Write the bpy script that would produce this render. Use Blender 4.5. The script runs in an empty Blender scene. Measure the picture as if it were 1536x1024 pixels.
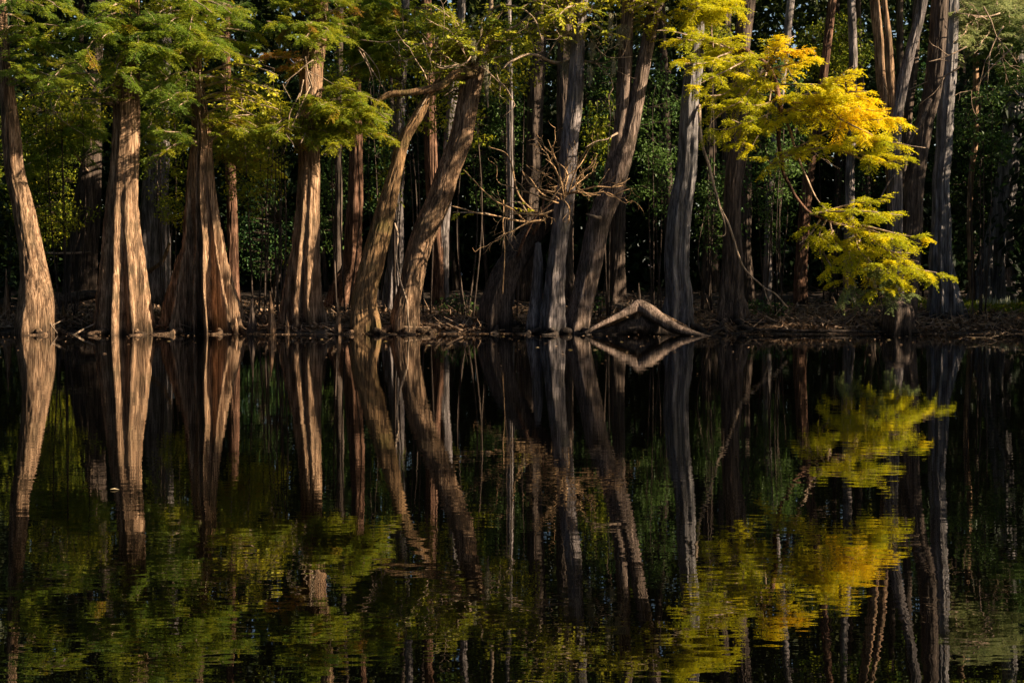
import bpy, math
import numpy as np
rng = np.random.default_rng(11)
C = bpy.context.scene.collection
EXPO = 1.5
R = math.radians

# ------------------------------------------------------------------ camera model
F = 2259.0; CAMH = 1.2; PITCH = R(3.04)
CAM = np.array([0.0, 0.0, CAMH])
FWD = np.array([0, math.cos(PITCH), -math.sin(PITCH)]); UP = np.array([0, math.sin(PITCH), math.cos(PITCH)])
def at(px, py, Y):
    d = FWD * F + np.array([1.0, 0, 0]) * (px - 768) + UP * (512 - py)
    return CAM + d * (Y / d[1])
def topx(P):
    v = P - CAM; z = v @ FWD
    return 768 + F * v[0] / z, 512 - F * (v @ UP) / z
cam_d = bpy.data.cameras.new('camera'); cam = bpy.data.objects.new('camera', cam_d); C.objects.link(cam)
cam.location = CAM; cam.rotation_euler = (R(90) - PITCH, 0, 0)
cam_d.lens = F / 1536 * 36; cam_d.sensor_width = 36; cam_d.clip_end = 2000; cam_d.clip_start = .05
bpy.context.scene.camera = cam

# ------------------------------------------------------------------ noise
def _h(ix, iy, iz, s):
    n = (ix * 374761393 + iy * 668265263 + iz * 2147483647 + s * 974634777) & 0xffffffff
    n = ((n ^ (n >> 13)) * 1274126177) & 0xffffffff
    return ((n ^ (n >> 16)) & 0xffff) / 32767.5 - 1
def vn(p, s=0):
    p = np.asarray(p, float); i = np.floor(p).astype(np.int64); f = p - i; f = f * f * (3 - 2 * f)
    r = 0
    for a in (0, 1):
        wa = f[..., 0] if a else 1 - f[..., 0]
        for b in (0, 1):
            wb = f[..., 1] if b else 1 - f[..., 1]
            for c in (0, 1):
                wc = f[..., 2] if c else 1 - f[..., 2]
                r = r + wa * wb * wc * _h(i[..., 0] + a, i[..., 1] + b, i[..., 2] + c, s)
    return r
def fbm(p, o=3, s=0):
    r = 0; a = 1.0; p = np.asarray(p, float)
    for k in range(o):
        r = r + a * vn(p * 2 ** k, s + k); a *= .5
    return r

# ------------------------------------------------------------------ the lie of the land
def shore(x):
    x = np.asarray(x, float)
    b = 25.15 + .25 * np.sin(x * .7 + 1) * .6 + .12 * np.sin(x * 2.3)
    return b - 6.5 / (1 + np.exp(-(x - 12.5) / .9)) - 4.5 / (1 + np.exp((x + 15) / 1.2))
def gz(x, y):
    s = y - shore(x)
    up = .10 * (1 - np.exp(-np.maximum(s, 0) / .35)) + .26 * (1 - np.exp(-np.maximum(s, 0) / 5)) + .009 * np.maximum(s, 0)
    up = np.minimum(up, .95)
    dn = np.maximum(.35 * s, -.8)
    return np.where(s > 0, up, dn)
def depth_for(px, py):
    for Y in np.arange(24.6, 60, .05):
        P = at(px, py, Y)
        if P[2] <= gz(P[0], P[1]) + .01 or (P[2] <= .0):
            return Y
    return 60

# ------------------------------------------------------------------ mesh helpers
def mesh(name, V, Fq, mat, parent=None, smooth=True, tint=None, origin=None, mats=None, mi=None):
    V = np.asarray(V, np.float32); Fq = np.asarray(Fq, np.int32)
    if origin is not None: V = V - np.asarray(origin, np.float32)
    me = bpy.data.meshes.new(name); n = len(Fq); k = Fq.shape[1]
    me.vertices.add(len(V)); me.vertices.foreach_set('co', V.ravel())
    me.loops.add(n * k); me.loops.foreach_set('vertex_index', Fq.ravel())
    me.polygons.add(n); me.polygons.foreach_set('loop_start', np.arange(0, n * k, k, dtype=np.int32))
    me.polygons.foreach_set('loop_total', np.full(n, k, np.int32))
    me.polygons.foreach_set('use_smooth', np.full(n, smooth, bool))
    if tint is not None:
        a = me.attributes.new('tint', 'FLOAT', 'POINT'); a.data.foreach_set('value', np.asarray(tint, np.float32))
    me.materials.append(mat)
    me.update(calc_edges=True)
    o = bpy.data.objects.new(name, me); C.objects.link(o)
    if parent is not None: o.parent = parent
    return o
class Bag:
    def __init__(s): s.V = []; s.F = []; s.T = []; s.n = 0
    def add(s, V, Fq, t=0.0):
        V = np.asarray(V); s.V.append(V); s.F.append(np.asarray(Fq) + s.n)
        s.T.append(np.full(len(V), t) if np.isscalar(t) else np.asarray(t)); s.n += len(V)
    def build(s, name, mat, parent=None, smooth=True, origin=None):
        if not s.n: return None
        return mesh(name, np.concatenate(s.V), np.concatenate(s.F), mat, parent, smooth, np.concatenate(s.T), origin)
def nrm(v): return v / np.maximum(np.linalg.norm(v, axis=-1, keepdims=True), 1e-9)
def spline(P, n):
    P = np.asarray(P, float)
    if len(P) == 2: return P[0] + (P[1] - P[0]) * np.linspace(0, 1, n)[:, None]
    Q = np.vstack([2 * P[0] - P[1], P, 2 * P[-1] - P[-2]])
    L = np.linalg.norm(np.diff(P[:, :3], axis=0), axis=1); s = np.r_[0, np.cumsum(L)]
    u = np.linspace(0, s[-1], n); i = np.clip(np.searchsorted(s, u, 'right') - 1, 0, len(P) - 2)
    t = ((u - s[i]) / L[i])[:, None]
    a, b, c, d = Q[i], Q[i + 1], Q[i + 2], Q[i + 3]
    return .5 * (2 * b + (c - a) * t + (2 * a - 5 * b + 4 * c - d) * t * t + (3 * b - 3 * c + d - a) * t ** 3)
def ringfaces(M, S):
    i = np.arange(M - 1)[:, None]; j = np.arange(S)[None, :]; j2 = (j + 1) % S
    return np.stack([i * S + j, i * S + j2, (i + 1) * S + j2, (i + 1) * S + j], -1).reshape(-1, 4)
def tube(P, r, S=6, mod=None, cap=True):
    """P (M,3), r (M,), mod (M,S) multiplier"""
    P = np.asarray(P, float); M = len(P); r = np.broadcast_to(r, (M,))
    T = nrm(np.gradient(P, axis=0))
    U = np.zeros_like(P); u = np.cross(T[0], [0, 1, 0]);
    if np.linalg.norm(u) < .2: u = np.cross(T[0], [1, 0, 0])
    u = u / np.linalg.norm(u)
    for k in range(M):
        u = u - T[k] * (u @ T[k]); u = u / np.linalg.norm(u); U[k] = u
    W = np.cross(T, U); th = np.arange(S) * 2 * math.pi / S
    m = np.ones((M, S)) if mod is None else mod
    V = P[:, None] + (U[:, None] * np.cos(th)[None, :, None] + W[:, None] * np.sin(th)[None, :, None]) * (r[:, None] * m)[..., None]
    V = V.reshape(-1, 3); Fq = ringfaces(M, S)
    if cap:
        V = np.vstack([V, P[-1] + T[-1] * r[-1] * .5, P[0]])
        a = M * S; j = np.arange(S)
        top = np.stack([(M - 1) * S + j, (M - 1) * S + (j + 1) % S, np.full(S, a), np.full(S, a)], -1)
        # quads with a repeated vertex are invalid, so pair the fan
        tq = np.stack([(M - 1) * S + j[::2], (M - 1) * S + (j[::2] + 1) % S, (M - 1) * S + (j[::2] + 2) % S, np.full(len(j[::2]), a)], -1) if S % 2 == 0 else np.zeros((0, 4), int)
        bq = np.stack([(j[::2] + 1) % S, j[::2], np.full(len(j[::2]), a + 1), (j[::2] + 2) % S], -1) if S % 2 == 0 else np.zeros((0, 4), int)
        Fq = np.vstack([Fq, tq, bq])
    return V, Fq
def sticks(bag, A, B, ra, rb, t=0.0):
    """many straight 3-sided twigs at once"""
    A = np.asarray(A); B = np.asarray(B); n = len(A)
    if n == 0: return
    d = nrm(B - A); ref = np.where(np.abs(d[:, 2:3]) > .8, [[1., 0, 0]], [[0., 0, 1]])
    u = nrm(np.cross(d, ref)); w = np.cross(d, u)
    V = []
    for P, r in ((A, ra), (B, rb)):
        for k in range(3):
            th = k * 2 * math.pi / 3; V.append(P + (u * math.cos(th) + w * math.sin(th)) * np.reshape(r, (-1, 1)))
    V = np.stack(V, 1).reshape(-1, 3); b = np.arange(n)[:, None] * 6
    Fq = np.concatenate([b + [0, 1, 4, 3], b + [1, 2, 5, 4], b + [2, 0, 3, 5]])
    bag.add(V, Fq, t)
def leaves(bag, P, D, N, L, W, t):
    """kite-shaped leaves; all arrays of n"""
    n = len(P); L = np.broadcast_to(L, n)[:, None]; W = np.broadcast_to(W, n)[:, None]; t = np.broadcast_to(t, n)
    S = nrm(np.cross(D, N)); Nn = np.cross(S, D)
    V = np.stack([P, P + D * L * .45 + S * W * .5 + Nn * W * .12, P + D * L - Nn * L * .08, P + D * L * .45 - S * W * .5 + Nn * W * .12], 1).reshape(-1, 3)
    Fq = (np.arange(n) * 4)[:, None] + np.arange(4)
    bag.add(V, Fq, np.repeat(t, 4))
def runit(n): return nrm(rng.normal(size=(n, 3)))

# ------------------------------------------------------------------ materials
def newmat(name):
    m = bpy.data.materials.new(name); m.use_nodes = True; nt = m.node_tree
    return m, nt, nt.nodes['Principled BSDF'], nt.nodes['Material Output']
def ramp(nt, stops):
    r = nt.nodes.new('ShaderNodeValToRGB'); e = r.color_ramp.elements
    while len(e) < len(stops): e.new(.5)
    for q, (p, c) in zip(e, stops): q.position = p; q.color = (*c, 1)
    return r
def bark(name, dark, mid, light, lichen=None, sc=1.0):
    m, nt, b, out = newmat(name); L = nt.links.new; N = nt.nodes.new
    tc = N('ShaderNodeTexCoord'); mp = N('ShaderNodeMapping'); mp.inputs['Scale'].default_value = (56 * sc, 56 * sc, 2.8 * sc)
    oi = N('ShaderNodeObjectInfo'); ofs = N('ShaderNodeVectorMath'); ofs.operation = 'MULTIPLY_ADD'; ofs.inputs[1].default_value = (37, 19, 53); L(oi.outputs['Random'], ofs.inputs[0]); L(tc.outputs['Object'], ofs.inputs[2])
    L(ofs.outputs[0], mp.inputs[0])
    n1 = N('ShaderNodeTexNoise'); n1.inputs['Scale'].default_value = 1.0; n1.inputs['Detail'].default_value = 8; n1.inputs['Roughness'].default_value = .72; n1.inputs['Distortion'].default_value = .15
    L(mp.outputs[0], n1.inputs['Vector'])
    r = ramp(nt, [(.38, dark), (.48, mid), (.60, light)]); L(n1.outputs[0], r.inputs[0])
    n2 = N('ShaderNodeTexNoise'); n2.inputs['Scale'].default_value = 3.2; n2.inputs['Detail'].default_value = 4; L(tc.outputs['Object'], n2.inputs['Vector'])
    mx = N('ShaderNodeMix'); mx.data_type = 'RGBA'; mx.blend_type = 'MIX'
    lc = lichen or tuple(c * .6 for c in mid)
    mx.inputs[7].default_value = (*lc, 1); L(r.outputs[0], mx.inputs[6])
    mr = N('ShaderNodeMapRange'); mr.inputs[1].default_value = .5; mr.inputs[2].default_value = .72; mr.inputs[4].default_value = .65; L(n2.outputs[0], mr.inputs[0]); L(mr.outputs[0], mx.inputs[0])
    mp3 = N('ShaderNodeMapping'); mp3.inputs['Scale'].default_value = (11, 11, 2.2); L(ofs.outputs[0], mp3.inputs[0])
    n3 = N('ShaderNodeTexNoise'); n3.inputs['Scale'].default_value = 1; n3.inputs['Detail'].default_value = 3; L(mp3.outputs[0], n3.inputs['Vector'])
    r3 = N('ShaderNodeMapRange'); r3.inputs[1].default_value = .36; r3.inputs[2].default_value = .64; r3.inputs[3].default_value = .5; r3.inputs[4].default_value = 1.35; L(n3.outputs[0], r3.inputs[0])
    sx = N('ShaderNodeSeparateXYZ'); L(tc.outputs['Object'], sx.inputs[0]); az = N('ShaderNodeMath'); az.operation = 'MULTIPLY_ADD'; az.inputs[1].default_value = .35; L(n3.outputs[0], az.inputs[0]); L(sx.outputs[2], az.inputs[2])
    ov = N('ShaderNodeMapRange'); ov.inputs[3].default_value = .88; ov.inputs[4].default_value = 1.25; L(oi.outputs['Random'], ov.inputs[0])
    r4 = N('ShaderNodeMapRange'); r4.inputs[1].default_value = .20; r4.inputs[2].default_value = .34; r4.inputs[3].default_value = .35; L(az.outputs[0], r4.inputs[0])
    ml = N('ShaderNodeMath'); ml.operation = 'MULTIPLY'; L(r3.outputs[0], ml.inputs[0]); L(r4.outputs[0], ml.inputs[1]); m2 = N('ShaderNodeMath'); m2.operation = 'MULTIPLY'; L(ml.outputs[0], m2.inputs[0]); L(ov.outputs[0], m2.inputs[1]); ml = m2
    vm = N('ShaderNodeVectorMath'); vm.operation = 'SCALE'; L(mx.outputs[2], vm.inputs[0]); L(ml.outputs[0], vm.inputs['Scale'])
    L(vm.outputs[0], b.inputs['Base Color']); b.inputs['Roughness'].default_value = .85
    b.inputs['Specular IOR Level'].default_value = .25
    bp = N('ShaderNodeBump'); bp.inputs['Strength'].default_value = 1.0; bp.inputs['Distance'].default_value = .03
    L(n1.outputs[0], bp.inputs['Height']); L(bp.outputs[0], b.inputs['Normal'])
    return m
def leafmat(name, stops, trans=.45, rough=.5):
    m, nt, b, out = newmat(name); L = nt.links.new; N = nt.nodes.new
    a = N('ShaderNodeAttribute'); a.attribute_name = 'tint'
    g = N('ShaderNodeNewGeometry')
    ad = N('ShaderNodeMath'); ad.operation = 'MULTIPLY_ADD'; ad.inputs[1].default_value = .22; L(g.outputs['Random Per Island'], ad.inputs[0]); L(a.outputs['Fac'], ad.inputs[2])
    r = ramp(nt, stops); L(ad.outputs[0], r.inputs[0]); L(r.outputs[0], b.inputs['Base Color'])
    b.inputs['Roughness'].default_value = rough; b.inputs['Specular IOR Level'].default_value = .3
    tr = N('ShaderNodeBsdfTranslucent'); L(r.outputs[0], tr.inputs[0])
    mx = N('ShaderNodeMixShader'); mx.inputs[0].default_value = trans; L(b.outputs[0], mx.inputs[1]); L(tr.outputs[0], mx.inputs[2]); L(mx.outputs[0], out.inputs[0])
    return m
M = {}
M['warm'] = bark('bark_warm', (.035, .019, .011), (.17, .095, .05), (.46, .30, .185), (.08, .06, .028))  # cypress brown warmed and brightened; the sun's warmth is in the colour
M['red'] = bark('bark_red', (.03, .014, .008), (.11, .05, .028), (.30, .17, .11))
M['grey'] = bark('bark_grey', (.045, .037, .036), (.15, .125, .12), (.32, .275, .265), (.09, .085, .06))
M['brown'] = bark('bark_brown', (.04, .027, .022), (.14, .095, .072), (.36, .27, .22), (.08, .06, .035))
M['silver'] = bark('bark_silver', (.05, .044, .045), (.155, .14, .14), (.31, .285, .28), (.10, .095, .08))
M['twig_sunlit'] = bark('sunlit_twig_bark', (.24, .13, .06), (.48, .29, .14), (.62, .42, .24), sc=2)  # twig bark made lighter and more golden, sunlight put into its colour
M['dark'] = bark('bark_dark', (.018, .013, .011), (.065, .046, .036), (.15, .11, .085))  # darker copy of the bark; shade of the dim trunks is in the colour
M['twig'] = bark('twig_bark', (.20, .14, .10), (.40, .28, .19), (.55, .42, .30), sc=2)
M['mossy'] = bark('mossy_bark', (.03, .018, .008), (.14, .078, .035), (.30, .18, .085), (.10, .085, .02))
G_GREEN = [(0, (.06, .135, .035)), (.3, (.125, .22, .036)), (.6, (.25, .33, .028)), (.88, (.46, .43, .02)), (1.0, (.45, .22, .05))]
M['cyp'] = leafmat('cypress_needles', G_GREEN, .62)
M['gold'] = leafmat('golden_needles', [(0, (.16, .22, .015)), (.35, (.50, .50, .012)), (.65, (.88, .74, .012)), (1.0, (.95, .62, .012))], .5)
M['broad'] = leafmat('broad_leaves', [(0, (.03, .08, .02)), (.35, (.10, .18, .022)), (.7, (.30, .35, .025)), (1.0, (.60, .55, .03))], .45)
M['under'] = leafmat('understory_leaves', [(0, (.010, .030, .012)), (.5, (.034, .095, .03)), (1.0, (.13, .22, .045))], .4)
M['pale'] = leafmat('pale_leaves', [(0, (.10, .15, .06)), (.5, (.24, .30, .10)), (1.0, (.42, .42, .18))], .5)
M['far'] = leafmat('far_leaves', [(0, (.010, .026, .010)), (.6, (.02, .042, .012)), (1.0, (.12, .14, .02))], .4)  # leaf colours lowered to paint in the deep shade of the background
M['litter'] = leafmat('litter_leaves', [(0, (.04, .024, .014)), (.5, (.17, .10, .055)), (1.0, (.46, .31, .20))], .15)
M['moss'] = leafmat('hanging_moss', [(0, (.22, .20, .13)), (1.0, (.45, .42, .28))], .3)
M['shoot'] = leafmat('pale_shoots', [(0, (.45, .50, .38)), (1.0, (.65, .68, .55))], .3)
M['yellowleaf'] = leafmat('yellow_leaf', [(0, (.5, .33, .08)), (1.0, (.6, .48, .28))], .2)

def ground_mat():
    m, nt, b, out = newmat('forest_floor'); L = nt.links.new; N = nt.nodes.new
    tc = N('ShaderNodeTexCoord'); n = N('ShaderNodeTexNoise'); n.inputs['Scale'].default_value = 9; n.inputs['Detail'].default_value = 8; n.inputs['Roughness'].default_value = .7
    L(tc.outputs['Object'], n.inputs['Vector']); r = ramp(nt, [(.3, (.012, .009, .006)), (.5, (.04, .026, .017)), (.7, (.10, .065, .042))]); L(n.outputs[0], r.inputs[0]); L(r.outputs[0], b.inputs['Base Color'])
    b.inputs['Roughness'].default_value = .9
    bp = N('ShaderNodeBump'); bp.inputs['Strength'].default_value = 1; bp.inputs['Distance'].default_value = .04; L(n.outputs[0], bp.inputs['Height']); L(bp.outputs[0], b.inputs['Normal'])
    return m
def water_mat():
    m, nt, b, out = newmat('black_water'); L = nt.links.new; N = nt.nodes.new
    b.inputs['Base Color'].default_value = (.0006, .0005, .0004, 1); b.inputs['Roughness'].default_value = .0; b.inputs['IOR'].default_value = 1.42
    tc = N('ShaderNodeTexCoord')
    def wave(sx, sy, det, amp, dist, prev):
        mp = N('ShaderNodeMapping'); mp.inputs['Scale'].default_value = (sx, sy, 1); L(tc.outputs['Object'], mp.inputs[0])
        n = N('ShaderNodeTexNoise'); n.inputs['Scale'].default_value = 1; n.inputs['Detail'].default_value = det; n.inputs['Roughness'].default_value = .45; L(mp.outputs[0], n.inputs['Vector'])
        bp = N('ShaderNodeBump'); bp.inputs['Strength'].default_value = amp; bp.inputs['Distance'].default_value = dist; L(n.outputs[0], bp.inputs['Height'])
        if prev is not None: L(prev, bp.inputs['Normal'])
        return bp.outputs[0]
    o = wave(1.2, 2.6, 1, 1.0, WAVE[0], None)
    o = wave(6.0, 13, 1.5, 1.0, WAVE[1], o)
    L(o, b.inputs['Normal'])
    return m
WAVE = (.0007, .00036)
M['ground'] = ground_mat(); M['water'] = water_mat()

# ------------------------------------------------------------------ ground and water
xs = np.unique(np.r_[-600, -300, -150, -80, -50, np.arange(-34, 40, .22), 50, 80, 150, 300, 600])
ys = np.unique(np.r_[-600, -200, -60, -20, 0, 8, 12, 14, 15, np.arange(16, 36, .16), np.arange(36, 64, .6), 70, 90, 120, 200, 600])
X, Yg = np.meshgrid(xs, ys); Z = gz(X, Yg)
Pn = np.stack([X, Yg, X * 0], -1); Z = Z + np.where((Yg - shore(X)) > .0, 1, .2) * (.05 * fbm(Pn * 1.7, 3) + .035 * np.abs(fbm(Pn * 5, 2, 5)))
Z = np.where((Yg - shore(X)) < -.6, np.minimum(Z, -.2), Z)
V = np.stack([X, Yg, Z], -1).reshape(-1, 3); nx, ny = len(xs), len(ys)
i, j = np.meshgrid(np.arange(ny - 1), np.arange(nx - 1), indexing='ij')
Fq = np.stack([i * nx + j, i * nx + j + 1, (i + 1) * nx + j + 1, (i + 1) * nx + j], -1).reshape(-1, 4)
g = mesh('ground', V, Fq, M['ground']); g['kind'] = 'structure'; g['label'] = 'dark muddy forest floor and bank behind the water'
w = mesh('water', [[-500, -500, 0], [500, -500, 0], [500, 30, 0], [-500, 30, 0]], [[0, 1, 2, 3]], M['water'], smooth=False)
w['kind'] = 'structure'; w['label'] = 'still black swamp water mirroring the trees'

# ------------------------------------------------------------------ foliage builders
def spray_leaves(bag, O, D, N, L, tint, k=7, ll=.05, lw=.014):
    """feathery cypress sprays: k leaflet pairs along each rachis"""
    n = len(O)
    if n == 0: return
    S = nrm(np.cross(D, N)); L = np.broadcast_to(L, n)
    for q in range(k):
        t = (q + .6) / k
        base = O + D * (L * t)[:, None] + np.array([0, 0, -1.0]) * (L * .30 * t * t)[:, None]
        for sg in (-1, 1):
            d = nrm(D * .62 + S * sg * .75 + rng.normal(size=(n, 3)) * .16 + [0, 0, -.18 * t])
            l = ll * (1.12 - .55 * t) * rng.uniform(.8, 1.25, n)
            leaves(bag, base, d, nrm(N + rng.normal(size=(n, 3)) * .9), l, lw, tint)
    leaves(bag, O + D * (L * .9)[:, None] - np.array([0, 0, 1.0]) * (L * .25)[:, None], D, N, ll * .8, lw, tint)
def bough(tree, org, pts, r0, mode='cyp', fm='cyp', bm='twig', tint=.4, tv=.15, tw=.5, dens=1.0, start=.15, name='limb', droop=.25, tintfn=None, wob=.05):
    """a limb with side twigs and its foliage; pts world (n,3)"""
    pts = np.asarray(pts, float)
    Lp = np.sum(np.linalg.norm(np.diff(pts, axis=0), axis=1)); M_ = max(6, int(Lp / .08))
    P = spline(pts, M_); P[1:] += wob * np.stack([fbm(P[1:] * 1.9 + 7, 2, 1), fbm(P[1:] * 1.9, 2, 2), fbm(P[1:] * 1.9, 2, 3)], -1) * np.linspace(.2, 1, M_ - 1)[:, None]
    rr = r0 * (1 - .8 * np.linspace(0, 1, M_)) + .003
    b = Bag(); b.add(*tube(P, rr, 8))
    nt = int(Lp / .085 * dens * (1 - start)); u = np.sort(rng.uniform(start, 1, nt)); idx = np.minimum((u * (M_ - 1)).astype(int), M_ - 1)
    T = nrm(np.gradient(P, axis=0))[idx]; O = P[idx]
    H = nrm(np.cross(T, [0, 0, 1.0])); sg = np.where(np.arange(nt) % 2 == 0, 1, -1)[:, None]
    D = nrm(H * sg * rng.uniform(.4, 1.0, (nt, 1)) + T * rng.uniform(.3, .9, (nt, 1)) + rng.normal(size=(nt, 3)) * [.22, .22, .34])
    Lt = tw * rng.uniform(.5, 1.15, nt) * (1.1 - .55 * u)
    fb = Bag()
    SEG = 4; cur = O.copy(); d = D.copy(); tws = np.clip(tint + tv * rng.normal(size=nt), 0, .95)
    if tintfn is not None: tws = np.clip(np.array([tintfn(p) for p in O]) + tv * rng.normal(size=nt), 0, .95)
    for s_ in range(SEG):
        nxt = cur + d * (Lt / SEG)[:, None]
        sticks(b, cur, nxt, .004 * (1 - s_ / SEG) + .0018, .004 * (1 - (s_ + 1) / SEG) + .0015)
        # sprays along this segment
        ns = max(1, int(round(tw / SEG / .045)))
        for q in range(ns):
            for sgn in (-1, 1):
                o = cur + (nxt - cur) * ((q + rng.uniform(0, 1, nt)) / ns)[:, None]
                hh = nrm(np.cross(d, [0, 0, 1.0]))
                sd = nrm(d * .6 + hh * sgn * .8 + rng.normal(size=(nt, 3)) * .22 + [0, 0, -.1])
                nn = nrm(np.array([0, 0, 1.0]) + rng.normal(size=(nt, 3)) * .3)
                if mode == 'cyp':
                    spray_leaves(fb, o, sd, nn, rng.uniform(.09, .15, nt), tws, k=5)
                else:
                    keep = rng.uniform(size=nt) < .8
                    if keep.any():
                        n2 = keep.sum(); nn2 = nrm(nn[keep] + rng.normal(size=(n2, 3)) * .5)
                        leaves(fb, o[keep], sd[keep], nn2, rng.uniform(.05, .085, n2), rng.uniform(.03, .045, n2), tws[keep])
        cur = nxt; d = nrm(d + np.array([0, 0, -droop * .35]) + rng.normal(size=(nt, 3)) * .1)
    lo = b.build(name, M[bm], tree, origin=org)
    fb.build('foliage', M[fm], lo, smooth=False, origin=org)
    return lo
def clumps(bag, centers, rad, per, ll, lw, tint, flat=.6):
    n = len(centers); N_ = n * per
    c = np.repeat(centers, per, 0); rr = np.repeat(np.broadcast_to(rad, n), per)
    off = runit(N_) * (rng.uniform(0, 1, N_) ** .5 * rr)[:, None]; off[:, 2] *= flat
    D = nrm(runit(N_) + off / np.maximum(rr, 1e-3)[:, None] * .8 + [0, 0, -.25]); Nn = nrm(runit(N_) * .8 + [0, 0, 1.0])
    t = np.repeat(np.broadcast_to(tint, n), per) + rng.normal(size=N_) * .07
    leaves(bag, c + off, D, Nn, ll * rng.uniform(.7, 1.3, N_), lw * rng.uniform(.7, 1.2, N_), np.clip(t, 0, .9))

def bare_twigs(bag, O, D, L, r, depth, spread=.6, kids=(2, 4), curl=.3, up=0.0):
    """recursive crooked bare twigs, one recursion level per call over all at once"""
    for _ in range(depth):
        nO, nD, nL, nr = [], [], [], []
        for o, d, l, rr in zip(O, D, L, r):
            seg = 4; p = o; dd = d; pts = [p]
            for s_ in range(seg):
                dd = dd + rng.normal(size=3) * curl * .5 + np.array([0, 0, up]); dd = dd / np.linalg.norm(dd); p = p + dd * l / seg; pts.append(p)
            P = np.array(pts); V_, F_ = tube(spline(P, 9), np.linspace(rr, rr * .45, 9), 4); bag.add(V_, F_)
            for _k in range(rng.integers(*kids)):
                q = rng.integers(1, seg + 1); nO.append(P[q]); x = dd + rng.normal(size=3) * spread; nD.append(x / np.linalg.norm(x)); nL.append(l * rng.uniform(.35, .7)); nr.append(rr * .5)
        O, D, L, r = nO, nD, nL, nr

# ------------------------------------------------------------------ trees
NT = 0
def trunk_geo(P, r, h, S, fl, seed, barkamp=.02):
    """P path, r radii, h heights above base; fl=(n flutes, amp, falloff height, sharp)"""
    th = np.arange(S) * 2 * math.pi / S; Mm = len(P); g2 = np.random.default_rng(seed)
    n, A, h0, sharp = fl
    m = np.ones((Mm, S))
    if n:
        c = (np.arange(n) + g2.uniform(-.3, .3, n)) * 2 * math.pi / n + g2.uniform(0, 6); am = g2.uniform(.6, 1, n)
        tw = g2.uniform(-.15, .15)
        f = np.zeros((Mm, S))
        for ci, ai in zip(c, am):
            dlt = (th[None, :] - ci - tw * h[:, None] + math.pi) % (2 * math.pi) - math.pi
            f = np.maximum(f, ai * np.exp(-(np.abs(dlt) * n / (math.pi * sharp * .62)) ** 2))
        a = (np.minimum(A * 1.5, .85) * (.12 + .88 * np.exp(-h / (h0 * 1.3))))[:, None]
        m = m * (1 - a + a * f * 1.1)
    cyl = np.stack([np.cos(th)[None, :] * 1.6 + h[:, None] * .10, np.sin(th)[None, :] * 1.6 + seed + 0 * h[:, None], np.broadcast_to(h[:, None] * .7, (Mm, S))], -1)
    m = m * (1 + .07 * fbm(cyl, 2, seed))
    rr = np.maximum(r, .02)[:, None]
    cb = np.stack([np.broadcast_to(np.cos(th)[None, :], (Mm, S)) * rr * 34, np.broadcast_to(np.sin(th)[None, :], (Mm, S)) * rr * 34, np.broadcast_to(h[:, None] * 2.3, (Mm, S))], -1)
    m = m + barkamp * np.minimum(rr / .12, 1.2) / rr * (.5 - np.abs(fbm(cb, 3, seed + 3))) * .9
    return m
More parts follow.
